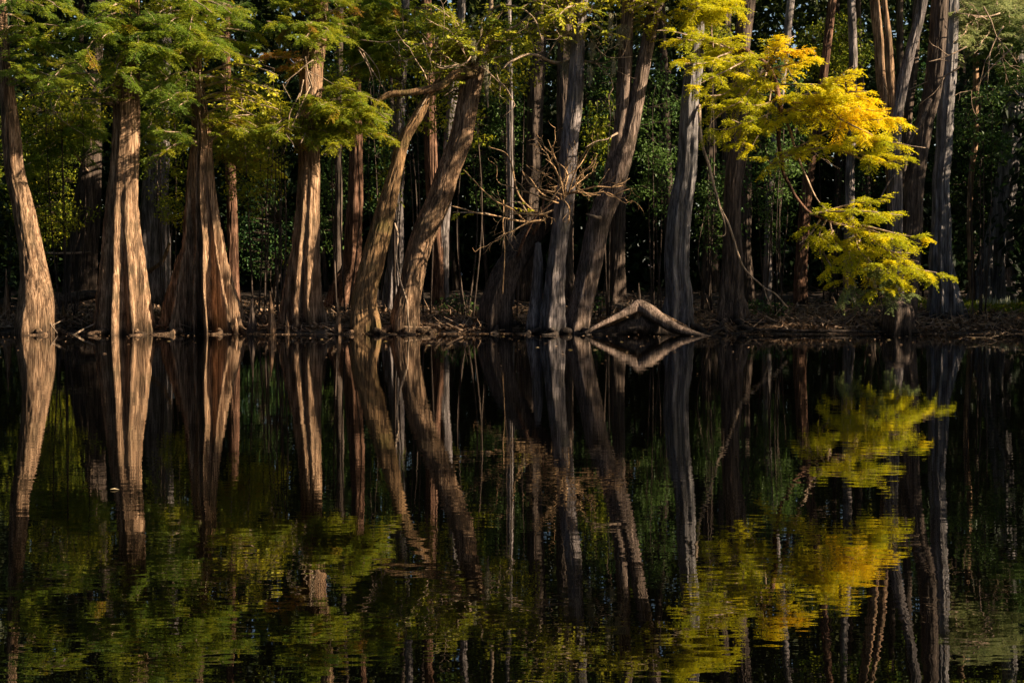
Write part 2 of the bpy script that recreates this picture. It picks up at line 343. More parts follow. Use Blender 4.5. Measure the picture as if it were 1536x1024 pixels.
def tree(label, path, Y=None, mat='warm', fl=(7, .3, 1.0, .9), H=11.0, name='cypress_tree', group='cypress trees along the far bank', lean=0, S=80, crown=True, cr=1.7, cz=0.0, stems=None, cn=84, ct=.35, basez=None, ysl=0.0, cat='tree', tintc=None):
    """path: (px, py, width px) from the base up; Y depth"""
    global NT; NT += 1
    path = [tuple(p) for p in path]
    if Y is None: Y = min(depth_for(path[0][0], path[0][1]), 30.5)
    W = np.array([[*at(p[0], p[1], Y), p[2] * Y / F / 2] for p in path])
    gb = float(gz(W[0, 0], Y))
    root = W[0].copy(); root[2] = min(gb, root[2]) - .35; root[3] *= 1.12
    if root[2] < W[0, 2] - .02: W = np.vstack([root, W])
    # up past the frame
    dv = nrm((W[-1] - W[-2])[:3]); dv = nrm(dv + [0, 0, .25]); top = []
    p = W[-1].copy(); r_ = p[3]
    if crown:
        while p[2] < H:
            dv = nrm(dv + [0, 0, .25]); p = p.copy(); p[:3] += dv * 1.1; r_ *= .86; p[3] = r_; top.append(p)
        if top: W = np.vstack([W, top])
    org = np.array([W[1, 0], Y, max(gb, 0.0)])
    e = bpy.data.objects.new(name, None); C.objects.link(e); e.location = org; e['label'] = label; e['category'] = cat
    if group: e['group'] = group
    Lp = np.sum(np.linalg.norm(np.diff(W[:, :3], axis=0), axis=1)); Mm = int(Lp / .045)
    Q = spline(W, Mm); Q[:, 1] = Y + ysl * (Q[:, 2] - gb); Q[:, 3] = np.maximum(Q[:, 3], .012)
    Q[:, 0] += .02 * fbm(np.stack([Q[:, 2] * .8, Q[:, 2] * 0 + NT, Q[:, 2] * 0], -1), 2, 9)
    h = np.maximum(Q[:, 2] - gb, 0)
    S_ = S if W[:, 3].max() > .12 else 24
    m = trunk_geo(Q[:, :3], Q[:, 3], h, S_, fl, NT)
    b = Bag(); b.add(*tube(Q[:, :3], Q[:, 3], S_, m)); b.build('trunk', M[mat], e, origin=org)
    e['_h'] = 0; del e['_h']
    if crown:
        tip = Q[-1, :3]; nb = 7; bg = Bag(); sb = Bag(); cs = []
        for k in range(nb):
            z0 = rng.uniform(7.1 + cz, H - .4); i0 = np.argmin(np.abs(Q[:, 2] - z0)); a = rng.uniform(0, 2 * math.pi); l = rng.uniform(.6, 1) * cr
            o = Q[i0, :3]; q = o + np.array([math.cos(a) * l, math.sin(a) * l, rng.uniform(-.1, .5)])
            pp = spline(np.array([o, (o + q) / 2 + [0, 0, .15], q]), 8); b1 = Bag(); b1.add(*tube(pp, np.linspace(.035, .008, 8), 6)); b1.build('branch', M[mat], e, origin=org)
            for t in np.linspace(.3, 1, cn // nb): cs.append(o + (q - o) * t + rng.normal(size=3) * .28)
        cs = np.array(cs)
        clumps(bg, cs, .3, 14, .13, .055, rng.uniform(.1, .6, len(cs)))
        bg.build('crown', M['cyp'], e, smooth=False, origin=org)
    return e, org, Q, Y
def pt(px, py, Y): return at(px, py, Y)
def gy(Y): return Y - 1.15 * min(max((25.25 - Y) / .9, 0), 1)
def limb_px(T, pts, r, mat='twig', name='limb', S=10, wob=.03, taper=.35, parent=None):
    """a bare limb; pts (px,py,Y[,r])"""
    e, org, Q, Y = T
    if 'golden bough' in e['label'] and name == 'limb': pts = [(p[0], p[1], gy(p[2])) for p in pts]
    P = np.array([at(p[0], p[1], p[2]) for p in pts]); L = np.sum(np.linalg.norm(np.diff(P, axis=0), axis=1)); n = max(8, int(L / .05))
    P = spline(P, n); k = np.linspace(0, 1, n); P += wob * np.stack([fbm(P * 2.2, 2, 1), fbm(P * 2.2, 2, 2), fbm(P * 2.2, 2, 3)], -1) * np.minimum(k * 4, 1)[:, None]
    rr = r * (1 - (1 - taper) * k)
    th = np.arange(S) * 2 * math.pi / S
    m = 1 + .12 * fbm(np.stack([np.cos(th)[None] * 1.5 + k[:, None] * 6, np.sin(th)[None] * 1.5 + 0 * k[:, None], np.broadcast_to(k[:, None] * 9, (n, S))], -1), 2, 4)
    b = Bag(); b.add(*tube(P, rr, S, m)); o = b.build(name, M[mat], parent or e, origin=org)
    return o, P
def auto_boughs(T, box, n, yr, mode='cyp', fm='cyp', tint=.4, tv=.12, tw=.5, dens=1.0, r=.02, rise=(-30, 30), bm='twig', lmax=2.4, droop=.25, tintfn=None):
    e, org, Q, Y = T; n = int(round(n * 1.65)); tv *= .85
    tx = np.array([topx(q[:3]) for q in Q])
    for k in range(n):
        px = box[0] + (box[2] - box[0]) * rng.uniform(); py = box[1] + (box[3] - box[1]) * rng.uniform()
        q = at(px, py, Y + rng.uniform(*yr))
        i0 = np.argmin(np.abs(tx[:, 1] - (py - rng.uniform(*rise) * 1.0))); o = Q[i0, :3].copy()
        v = q - o; l = np.linalg.norm(v)
        if l > lmax: o = q - v * (lmax / l)
        v = q - o
        bough(e, org, [o, o + v * .5 + [0, 0, .10 * np.linalg.norm(v)], q], r, mode, fm, bm, tint=tint, tv=tv, tw=tw, dens=dens, start=.2, droop=droop, tintfn=tintfn)

T = {}
T['lean_left'] = tree('leaning brown cypress leftmost on the bank, sloping up to the left', [(54, 497, 66), (56, 445, 54), (50, 392, 38), (37, 313, 31), (25, 264, 28), (18, 211, 27), (10, 132, 20), (4, 60, 17), (0, 5, 16)], 24.98, 'warm', (5, .16, .5, 1.1))
T['left_big'] = tree('thick straight brown cypress with a broad flared foot at the waterline, second from left', [(191, 496, 104), (189, 460, 88), (187, 418, 75), (184, 339, 55), (188, 264, 44), (191, 200, 41), (192, 132, 39), (197, 80, 26), (198, 10, 24)], 25.02, 'warm', (10, .42, .85, .75))
T['fins'] = tree('dark cypress with tall thin buttress fins spread wide and one pale sunlit strip', [(305, 488, 142), (305, 440, 112), (306, 400, 86), (307, 365, 66), (303, 300, 48), (302, 262, 40), (304, 210, 30), (302, 185, 27), (292, 100, 18), (288, 10, 16)], 25.32, 'warm', (11, .52, 1.6, .45), S=180)
T['split_foot'] = tree('tall brown cypress with a cleft two-lobed foot, upright under yellow-green sprays', [(458, 496, 78), (456, 470, 68), (455, 445, 58), (458, 392, 46), (461, 320, 36), (463, 260, 33), (466, 170, 31), (468, 100, 33), (476, 50, 27), (482, 0, 21)], 25.38, 'warm', (7, .42, 1.0, .7))
T['elbow'] = tree('slender mossy trunk leaning right beside the thicker leaning tree, bending towards a thin fork', [(550, 492, 54), (547, 445, 40), (562, 379, 36), (580, 313, 29), (594, 260, 21), (606, 211, 18), (630, 171, 17), (646, 140, 11), (660, 118, 7)], 25.15, 'mossy', (5, .2, .4, 1), crown=False)
T['lean_right'] = tree('stout furrowed trunk leaning right with a knotty broken top, right of the slender leaning one', [(606, 492, 50), (610, 455, 40), (619, 418, 35), (636, 352, 37), (658, 300, 36), (671, 260, 34), (690, 211, 34), (700, 158, 32), (709, 115, 29), (716, 98, 24)], 25.3, 'warm', (6, .2, .5, .9), crown=False)
T['behind_elbow'] = tree('reddish trunk rising straight behind the slender leaning tree, its upper bark pale in the sun', [(512, 462, 58), (520, 425, 44), (528, 392, 30), (532, 300, 24), (534, 211, 19), (531, 105, 18), (535, 26, 11)], None, 'red', (5, .3, .7, .8))
T['between_lean'] = tree('straight grey trunk seen in the gap between the two leaning trees', [(588, 470, 34), (590, 420, 28), (596, 330, 20), (600, 171, 17), (605, 80, 15), (608, 5, 13)], None, 'grey', (5, .25, .6, .9))
T['red_behind'] = tree('dim reddish trunk just right of the stout leaning tree', [(660, 440, 28), (658, 380, 21), (650, 300, 20), (645, 211, 19), (644, 100, 17), (640, 5, 15)], None, 'red', (5, .2, .6, .9))
T['thin_behind'] = tree('thin grey trunk passing behind the top of the stout leaning tree', [(664, 438, 18), (668, 300, 14), (672, 211, 13), (680, 132, 13), (690, 20, 12)], None, 'grey', (0, 0, 1, 1))
T['dark_lean'] = tree('dark crooked trunk slanting up right under a tangle of bare sunlit twigs', [(740, 493, 62), (746, 450, 50), (764, 402, 42), (794, 360, 34), (828, 320, 24), (846, 298, 15), (852, 286, 8)], 25.5, 'dark', (6, .3, .6, .9), crown=False, ysl=-.06)
T['thin_lit'] = tree('thin pale stem standing in front of the dark crooked trunk', [(802, 490, 22), (805, 440, 17), (806, 400, 15), (806, 365, 9)], 25.2, 'grey', (4, .15, .5, 1), crown=False, name='tree_stump', group=None, cat='stump')
T['mid_tall'] = tree('tall pale-topped cypress in the middle with its sunlit right edge above the bare twigs', [(828, 488, 46), (832, 445, 34), (838, 380, 28), (848, 300, 29), (856, 211, 26), (864, 132, 23), (868, 70, 21), (873, 0, 19)], 25.1, 'grey', (6, .35, .7, .8))
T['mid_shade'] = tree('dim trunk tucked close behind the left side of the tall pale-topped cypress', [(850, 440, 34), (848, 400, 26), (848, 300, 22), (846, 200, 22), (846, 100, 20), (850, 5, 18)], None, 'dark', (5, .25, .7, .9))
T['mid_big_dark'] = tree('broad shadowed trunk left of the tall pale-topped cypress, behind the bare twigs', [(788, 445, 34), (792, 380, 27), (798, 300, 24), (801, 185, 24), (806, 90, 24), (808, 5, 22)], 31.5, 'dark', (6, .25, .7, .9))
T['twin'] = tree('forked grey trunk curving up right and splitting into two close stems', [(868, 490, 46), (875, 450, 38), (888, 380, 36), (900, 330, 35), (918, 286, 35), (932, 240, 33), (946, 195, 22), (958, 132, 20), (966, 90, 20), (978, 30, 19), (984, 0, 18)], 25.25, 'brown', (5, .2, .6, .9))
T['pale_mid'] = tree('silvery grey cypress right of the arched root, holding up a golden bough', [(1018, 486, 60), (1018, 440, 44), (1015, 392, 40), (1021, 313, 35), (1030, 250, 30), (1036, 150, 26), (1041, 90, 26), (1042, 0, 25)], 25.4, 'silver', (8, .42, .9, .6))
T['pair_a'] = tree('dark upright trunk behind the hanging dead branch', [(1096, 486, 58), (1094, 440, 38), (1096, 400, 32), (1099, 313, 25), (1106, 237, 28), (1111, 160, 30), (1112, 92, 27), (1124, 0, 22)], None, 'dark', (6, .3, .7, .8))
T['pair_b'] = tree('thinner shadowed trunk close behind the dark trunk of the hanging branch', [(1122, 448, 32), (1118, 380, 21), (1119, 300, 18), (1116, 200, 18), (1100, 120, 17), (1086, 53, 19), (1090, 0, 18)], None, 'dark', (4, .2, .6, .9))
T['slim_lit'] = tree('slim trunk with a warm lit right edge below the golden foliage, leaning right above it', [(1201, 432, 24), (1203, 380, 19), (1212, 264, 17), (1226, 171, 14), (1236, 98, 12), (1249, 0, 12)], None, 'red', (4, .15, .5, 1))
T['r_thin1'] = tree('thin dim pole-like trunk left of the golden foliage top', [(1150, 440, 14), (1155, 300, 11), (1170, 150, 12), (1185, 21, 12)], None, 'grey', (0, 0, 1, 1))
T['r_thin2'] = tree('slim trunk rising straight up out of the middle of the golden foliage', [(1274, 440, 17), (1276, 250, 13), (1280, 92, 12), (1278, 0, 11)], None, 'grey', (0, 0, 1, 1))
T['r_speckled'] = tree('slim trunk with speckled sunlit bark just left of the narrow forked stems', [(1345, 455, 18), (1338, 300, 16), (1331, 185, 15), (1320, 105, 14), (1312, 20, 14)], 25.9, 'warm', (0, 0, 1, 1))
T['r_fork'] = tree('narrow forked tree right of the golden foliage, its stems parting in a tall V', [(1343, 470, 30), (1342, 300, 21), (1343, 200, 18), (1352, 140, 18), (1365, 79, 16), (1382, 10, 15)], 25.05, 'grey', (4, .2, .6, .9))
T['r_behind'] = tree('slender stem standing behind the right arm of the tall V', [(1352, 450, 16), (1352, 313, 12), (1360, 185, 11), (1371, 105, 11), (1376, 10, 11)], None, 'dark', (0, 0, 1, 1))
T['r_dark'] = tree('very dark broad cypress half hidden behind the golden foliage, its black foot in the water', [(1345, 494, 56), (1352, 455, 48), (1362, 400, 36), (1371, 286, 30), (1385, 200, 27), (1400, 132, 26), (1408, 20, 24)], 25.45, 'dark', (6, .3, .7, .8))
T['r_big'] = tree('tall bluish grey cypress with a ribbed flaring foot right of the golden foliage', [(1420, 478, 68), (1418, 440, 48), (1413, 392, 37), (1413, 313, 27), (1414, 264, 25), (1419, 185, 24), (1423, 79, 24), (1428, 0, 22)], None, 'silver', (10, .45, 1.0, .6))
T['r_far'] = tree('large shaded cypress at the far right with long root ribs above pale shoots', [(1492, 446, 84), (1496, 400, 56), (1502, 350, 44), (1506, 313, 38), (1514, 237, 31), (1522, 140, 27), (1526, 60, 26), (1530, 0, 25)], None, 'silver', (9, .5, 1.4, .6))
T['r_glint'] = tree('very thin stem catching warm light between the two big trees at the right', [(1458, 440, 10), (1455, 310, 8), (1462, 200, 8), (1464, 92, 8), (1460, 0, 8)], None, 'warm', (0, 0, 1, 1))
T['l_dark'] = tree('broad dark trunk behind and between the two leftmost front trees', [(122, 425, 54), (127, 360, 46), (130, 313, 42), (137, 220, 26), (138, 185, 20), (145, 105, 17), (150, 10, 16)], None, 'dark', (6, .25, .8, .8))
T['l_bluish'] = tree('hazy bluish trunk seen through the gap right of the thick straight cypress', [(230, 425, 62), (232, 380, 48), (234, 286, 40), (240, 220, 30), (242, 158, 25), (246, 20, 22)], None, 'grey', (6, .35, .9, .8))
T['l_warm'] = tree('thin orange-brown trunk right of the finned cypress, topped by a yellow-green spray', [(349, 440, 22), (348, 400, 17), (348, 339, 16), (346, 270, 15), (342, 180, 13), (338, 20, 12)], None, 'red', (4, .15, .5, 1))
T['back_a'] = tree('thin dim trunk in the dark gap right of the cleft-footed cypress', [(508, 430, 15), (508, 300, 11), (509, 180, 9), (512, 20, 8)], None, 'dark', (0, 0, 1, 1))
T['back_b'] = tree('thin dusky trunk in the gap right of the stout leaning tree top', [(765, 425, 14), (765, 300, 10), (764, 150, 9), (763, 20, 8)], None, 'grey', (0, 0, 1, 1))
T['back_c'] = tree('narrow shaded trunk just left of the pair of dark trunks', [(924, 430, 30), (926, 380, 22), (930, 280, 18), (934, 130, 18), (940, 0, 17)], None, 'dark', (5, .25, .6, .9))

# second stem of the fork in the twin tree and in the tall V
def second_stem(Tn, pts, dY, mat, name='stem'):
    e, org, Q, Y = T[Tn]
    W = np.array([[*at(p[0], p[1], Y + dY), p[2] * (Y + dY) / F / 2] for p in pts]); p = W[-1].copy(); dv = nrm((W[-1] - W[-2])[:3]); top = []
    while p[2] < 11: 
        dv = nrm(dv + [0, 0, .2]); p = p.copy(); p[:3] += dv * 1.1; p[3] *= .85; top.append(p)
    W = np.vstack([W, top]); n = int(np.sum(np.linalg.norm(np.diff(W[:, :3], axis=0), axis=1)) / .045); Q2 = spline(W, n)
    m = trunk_geo(Q2[:, :3], Q2[:, 3], Q2[:, 2], 40, (0, 0, 1, 1), 77 + len(Tn)); b = Bag(); b.add(*tube(Q2[:, :3], Q2[:, 3], 40, m)); b.build(name, M[mat], e, origin=org)
second_stem('twin', [(912, 300, 20), (916, 262, 22), (924, 232, 22), (931, 190, 20), (937, 132, 19), (941, 26, 18), (943, 0, 18)], .02, 'brown')
second_stem('r_fork', [(1343, 215, 13), (1341, 185, 12), (1336, 110, 12), (1331, 40, 9), (1326, 0, 8)], 0, 'warm')

# ------------------------------------------------------------------ limbs and foliage of the front trees
GF = 25.0
# mossy horizontal limb from the knotty top across to the left, and the thin stems on top
lo, _ = limb_px(T['lean_right'], [(714, 112, 25.2), (690, 110, 25.05), (660, 128, 25.0), (628, 136, 24.95), (592, 138, 24.95), (570, 150, 24.95), (556, 176, 25.0), (549, 200, 25.1)], .085, 'mossy', wob=.05)
limb_px(T['lean_right'], [(714, 112, 25.3), (724, 80, 25.25), (731, 53, 25.2), (734, 20, 25.2), (738, -40, 25.2)], .062, 'twig')
limb_px(T['lean_right'], [(706, 104, 25.2), (690, 96, 25.0), (664, 100, 24.9), (645, 90, 24.9), (634, 60, 24.9)], .02, 'twig')
limb_px(T['lean_right'], [(733, 40, 25.2), (712, 70, 25.0), (695, 95, 24.9), (668, 103, 24.85), (652, 100, 24.85)], .018, 'twig')
limb_px(T['lean_right'], [(735, 18, 25.2), (748, 8, 25.0), (775, 8, 24.9), (800, 26, 24.8), (812, 60, 24.8)], .022, 'twig')
limb_px(T['lean_right'], [(722, 95, 25.2), (731, 110, 25.1), (730, 130, 25.1), (733, 160, 25.1)], .022, 'twig', taper=.5)
limb_px(T['lean_right'], [(735, 60, 25.2), (770, 40, 25.3), (800, 20, 25.3), (840, -10, 25.4)], .022, 'twig')
limb_px(T['elbow'], [(650, 134, 25.1), (658, 116, 25.05), (666, 96, 25.0), (672, 72, 25.0)], .02, 'mossy')
limb_px(T['elbow'], [(644, 140, 25.1), (632, 160, 25.0), (624, 174, 25.0)], .014, 'twig')
limb_px(T['mid_tall'], [(872, 92, 25.55), (840, 94, 25.3), (812, 86, 25.1), (790, 84, 25.0), (768, 94, 24.9), (757, 104, 24.9)], .036, 'twig', wob=.05)
limb_px(T['mid_tall'], [(868, 92, 25.5), (900, 94, 25.2), (918, 90, 25.1)], .02, 'twig')
# the golden bough and what hangs from it
lo, Pb = limb_px(T['pale_mid'], [(1050, 69, 25.4), (1075, 68, 25.2), (1103, 74, 24.9), (1130, 86, 24.6), (1147, 100, 24.4), (1160, 126, 24.2), (1168, 160, 24.1), (1169, 185, 24.1)], .075, 'red', taper=.5)
limb_px(T['pale_mid'], [(1168, 180, 24.1), (1168, 220, 24.0), (1176, 262, 23.95), (1192, 296, 23.9), (1216, 322, 23.85), (1250, 335, 23.8), (1290, 338, 23.7)], .038, 'red')
limb_px(T['pale_mid'], [(1178, 178, 24.1), (1190, 215, 24.1), (1207, 262, 24.15), (1222, 296, 24.2), (1240, 316, 24.2)], .026, 'twig')
limb_px(T['pale_mid'], [(1105, 75, 24.9), (1118, 92, 24.85), (1135, 110, 24.8), (1140, 114, 24.8)], .018, 'red')
limb_px(T['pale_mid'], [(1066, 20, 25.2), (1066, 55, 25.15), (1068, 80, 25.1), (1074, 104, 25.1)], .012, 'twig')
limb_px(T['pale_mid'], [(1049, 158, 25.3), (1051, 195, 25.1), (1058, 232, 25.0), (1066, 262, 24.95), (1078, 300, 24.9), (1088, 330, 24.85), (1100, 362, 24.85), (1114, 398, 24.8), (1136, 422, 24.8), (1160, 441, 24.8), (1182, 462, 24.85)], .03, 'twig', name='dead_branch', taper=.35, wob=.04)
limb_px(T['pale_mid'], [(1075, 290, 24.9), (1084, 325, 24.85), (1087, 352, 24.85), (1076, 354, 24.85)], .018, 'twig', name='dead_branch')
limb_px(T['pale_mid'], [(1145, 428, 24.8), (1150, 450, 24.8), (1157, 466, 24.85)], .012, 'twig', name='dead_branch')
limb_px(T['r_dark'], [(1395, 150, 25.2), (1372, 200, 24.8), (1345, 250, 24.4), (1318, 300, 24.0)], .035, 'dark')

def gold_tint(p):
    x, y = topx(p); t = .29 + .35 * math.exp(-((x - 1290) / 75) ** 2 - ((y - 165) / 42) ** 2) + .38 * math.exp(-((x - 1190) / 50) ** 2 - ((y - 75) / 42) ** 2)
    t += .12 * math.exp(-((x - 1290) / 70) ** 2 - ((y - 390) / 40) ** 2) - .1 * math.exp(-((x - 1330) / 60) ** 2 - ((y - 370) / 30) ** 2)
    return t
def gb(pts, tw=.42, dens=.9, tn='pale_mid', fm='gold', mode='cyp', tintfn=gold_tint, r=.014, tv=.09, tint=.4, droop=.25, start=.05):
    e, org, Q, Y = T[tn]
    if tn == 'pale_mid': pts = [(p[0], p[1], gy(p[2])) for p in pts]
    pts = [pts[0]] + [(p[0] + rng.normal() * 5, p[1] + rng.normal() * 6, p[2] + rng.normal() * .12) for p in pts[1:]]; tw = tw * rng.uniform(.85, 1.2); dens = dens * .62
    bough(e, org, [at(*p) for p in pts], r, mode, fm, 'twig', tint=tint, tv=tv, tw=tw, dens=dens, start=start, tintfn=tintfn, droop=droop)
# top-left fan (1000-1110, 50-150)
gb([(1103, 74, 24.9), (1060, 62, 24.6), (1010, 56, 24.3)]); gb([(1103, 74, 24.9), (1060, 90, 24.4), (1015, 104, 24.1)])
gb([(1130, 86, 24.6), (1090, 110, 24.2), (1030, 130, 23.9)], dens=1.2); gb([(1130, 88, 24.6), (1100, 135, 24.2), (1055, 150, 23.9)], dens=1.1)
gb([(1147, 100, 24.4), (1110, 150, 24.0), (1075, 165, 23.8)], dens=1.1); gb([(1100, 74, 24.8), (1045, 50, 24.6), (985, 42, 24.4)])
gb([(1150, 110, 24.3), (1120, 165, 23.9), (1105, 215, 23.8)], tw=.35); gb([(1158, 122, 24.2), (1140, 175, 23.9), (1125, 228, 23.8)], tw=.3, dens=.8)
# golden top (1140-1225, 50-105)
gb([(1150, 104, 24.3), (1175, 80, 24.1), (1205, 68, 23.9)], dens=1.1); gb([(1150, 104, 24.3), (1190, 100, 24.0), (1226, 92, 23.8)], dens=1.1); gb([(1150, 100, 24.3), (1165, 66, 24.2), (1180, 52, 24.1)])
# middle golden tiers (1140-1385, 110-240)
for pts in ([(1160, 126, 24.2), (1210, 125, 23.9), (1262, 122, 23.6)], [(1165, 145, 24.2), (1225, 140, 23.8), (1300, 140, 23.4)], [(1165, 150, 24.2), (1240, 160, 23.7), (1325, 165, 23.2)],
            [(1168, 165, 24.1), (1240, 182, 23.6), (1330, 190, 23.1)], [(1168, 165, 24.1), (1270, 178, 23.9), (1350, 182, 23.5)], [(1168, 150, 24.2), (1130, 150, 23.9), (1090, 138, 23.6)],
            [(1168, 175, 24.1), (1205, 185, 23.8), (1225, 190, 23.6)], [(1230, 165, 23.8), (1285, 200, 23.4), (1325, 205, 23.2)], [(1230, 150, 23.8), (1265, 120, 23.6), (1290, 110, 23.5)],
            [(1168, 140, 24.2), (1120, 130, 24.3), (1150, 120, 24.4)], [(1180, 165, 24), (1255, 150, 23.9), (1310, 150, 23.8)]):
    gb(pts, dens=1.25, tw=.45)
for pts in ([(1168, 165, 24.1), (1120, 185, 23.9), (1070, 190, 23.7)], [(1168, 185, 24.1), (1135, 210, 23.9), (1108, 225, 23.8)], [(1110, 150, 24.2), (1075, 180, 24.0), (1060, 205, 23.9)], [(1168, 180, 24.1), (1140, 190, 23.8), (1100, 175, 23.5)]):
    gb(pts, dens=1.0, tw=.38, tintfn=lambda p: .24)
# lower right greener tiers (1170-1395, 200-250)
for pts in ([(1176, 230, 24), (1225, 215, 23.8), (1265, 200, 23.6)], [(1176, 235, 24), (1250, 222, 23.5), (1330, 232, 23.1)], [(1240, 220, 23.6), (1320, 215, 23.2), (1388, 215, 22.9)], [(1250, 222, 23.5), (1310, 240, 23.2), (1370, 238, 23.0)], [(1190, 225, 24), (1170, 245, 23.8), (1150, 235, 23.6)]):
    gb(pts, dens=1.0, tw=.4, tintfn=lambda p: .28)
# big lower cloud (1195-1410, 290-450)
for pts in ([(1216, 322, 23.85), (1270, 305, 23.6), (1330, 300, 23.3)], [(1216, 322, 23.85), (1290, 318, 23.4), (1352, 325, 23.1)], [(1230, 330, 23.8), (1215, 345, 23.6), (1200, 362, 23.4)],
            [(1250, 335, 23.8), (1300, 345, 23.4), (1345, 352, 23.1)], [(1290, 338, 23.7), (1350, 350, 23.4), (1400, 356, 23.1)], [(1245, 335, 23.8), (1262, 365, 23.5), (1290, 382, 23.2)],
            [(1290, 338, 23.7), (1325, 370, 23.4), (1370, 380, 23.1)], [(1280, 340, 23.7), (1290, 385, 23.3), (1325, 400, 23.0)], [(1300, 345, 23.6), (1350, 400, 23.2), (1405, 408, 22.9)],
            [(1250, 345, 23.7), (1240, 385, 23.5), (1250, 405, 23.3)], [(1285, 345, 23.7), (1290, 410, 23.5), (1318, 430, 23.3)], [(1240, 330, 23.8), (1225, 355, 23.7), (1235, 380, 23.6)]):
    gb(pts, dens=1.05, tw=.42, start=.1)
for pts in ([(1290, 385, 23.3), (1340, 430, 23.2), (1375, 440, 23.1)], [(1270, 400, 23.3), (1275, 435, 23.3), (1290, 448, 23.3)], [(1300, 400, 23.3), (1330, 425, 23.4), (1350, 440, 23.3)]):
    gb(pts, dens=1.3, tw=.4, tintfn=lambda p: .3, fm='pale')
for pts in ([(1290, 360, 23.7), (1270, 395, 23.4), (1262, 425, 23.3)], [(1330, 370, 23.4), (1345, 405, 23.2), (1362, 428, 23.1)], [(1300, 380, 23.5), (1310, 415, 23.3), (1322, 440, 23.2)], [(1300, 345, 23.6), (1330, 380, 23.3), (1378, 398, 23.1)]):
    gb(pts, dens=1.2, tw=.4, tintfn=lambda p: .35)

# left trees: feathery green canopy along the top
auto_boughs(T['lean_left'], (5, 0, 110, 120), 9, (-1.2, .3), tint=.48, tv=.14, dens=.6, tw=.62)
auto_boughs(T['left_big'], (95, -20, 330, 125), 20, (-1.6, .1), tint=.46, tv=.15, tw=.62, dens=.62)
auto_boughs(T['left_big'], (120, 120, 190, 185), 2, (-.6, .2), tint=.4, dens=.6)
auto_boughs(T['fins'], (215, 0, 400, 85), 13, (-1.4, .1), tint=.48, tv=.16, tw=.62, dens=.62)
auto_boughs(T['fins'], (222, 125, 268, 235), 5, (-1.1, -.3), tint=.40, tw=.45, dens=.8)
auto_boughs(T['fins'], (345, 120, 410, 200), 5, (-.6, .8), tint=.6, tw=.45, dens=.8)
auto_boughs(T['l_dark'], (20, 130, 150, 260), 6, (-4.8, -3.4), tint=.42, tv=.15, tw=.5, dens=.55, lmax=5)
auto_boughs(T['l_bluish'], (215, 130, 290, 250), 4, (-4.6, -3.6), tint=.42, tv=.15, tw=.45, dens=.6, lmax=5)
auto_boughs(T['left_big'], (140, 70, 250, 150), 4, (-1.2, -.3), mode='broad', fm='broad', tint=.7, tw=.4, dens=.7)
auto_boughs(T['fins'], (380, 90, 440, 210), 4, (-1.2, -.3), mode='broad', fm='broad', tint=.85, tw=.4, dens=.8, lmax=3)
auto_boughs(T['l_warm'], (330, 215, 425, 285), 8, (-2.5, -1.2), tint=.66, tv=.1, tw=.42, rise=(0, 50))
auto_boughs(T['split_foot'], (395, -10, 570, 60), 12, (-1.0, .4), tint=.55, tv=.16)
auto_boughs(T['split_foot'], (385, 70, 455, 110), 3, (-.8, .2), tint=.85, tv=.1, tw=.35, dens=.7)
auto_boughs(T['split_foot'], (470, 150, 590, 190), 6, (-1.1, -.4), tint=.62, tv=.1, tw=.42, rise=(-10, 25))
auto_boughs(T['split_foot'], (500, 195, 600, 225), 4, (-1.1, -.5), tint=.6, tv=.1, tw=.4, rise=(10, 40))
auto_boughs(T['split_foot'], (385, 190, 455, 230), 3, (-.9, -.3), tint=.6, tv=.1, tw=.4)
auto_boughs(T['behind_elbow'], (520, 0, 680, 110), 14, (-2.8, -.8), tint=.55, tv=.16)
auto_boughs(T['lean_right'], (640, -20, 790, 90), 14, (-.8, .5), mode='broad', fm='broad', tint=.68, tv=.15, tw=.55, dens=1.3)
auto_boughs(T['lean_right'], (590, 60, 720, 150), 9, (-.5, .4), mode='broad', fm='broad', tint=.62, tv=.15, tw=.4, dens=1.0)
auto_boughs(T['mid_tall'], (770, -20, 930, 60), 14, (-.8, .6), mode='broad', fm='broad', tint=.75, tv=.15, tw=.55, dens=1.2)
auto_boughs(T['twin'], (885, -15, 1010, 60), 10, (-.8, .5), mode='broad', fm='broad', tint=.85, tv=.12, tw=.5, dens=1.1)
auto_boughs(T['pale_mid'], (985, -20, 1130, 40), 4, (-1.5, -.9), fm='gold', tint=.3, tv=.1)
auto_boughs(T['r_far'], (1405, -10, 1536, 60), 10, (-4.2, -2.5), fm='pale', tint=.55, tv=.15, tw=.45, lmax=4.5, dens=1)
auto_boughs(T['r_far'], (1470, 60, 1540, 150), 5, (-3.8, -2.5), fm='under', tint=.9, tv=.15, tw=.45, lmax=4.5, dens=1)
auto_boughs(T['r_far'], (1395, 40, 1500, 110), 5, (-4.2, -3), mode='broad', fm='pale', tint=.5, tv=.15, tw=.4, lmax=4.5, dens=.8)

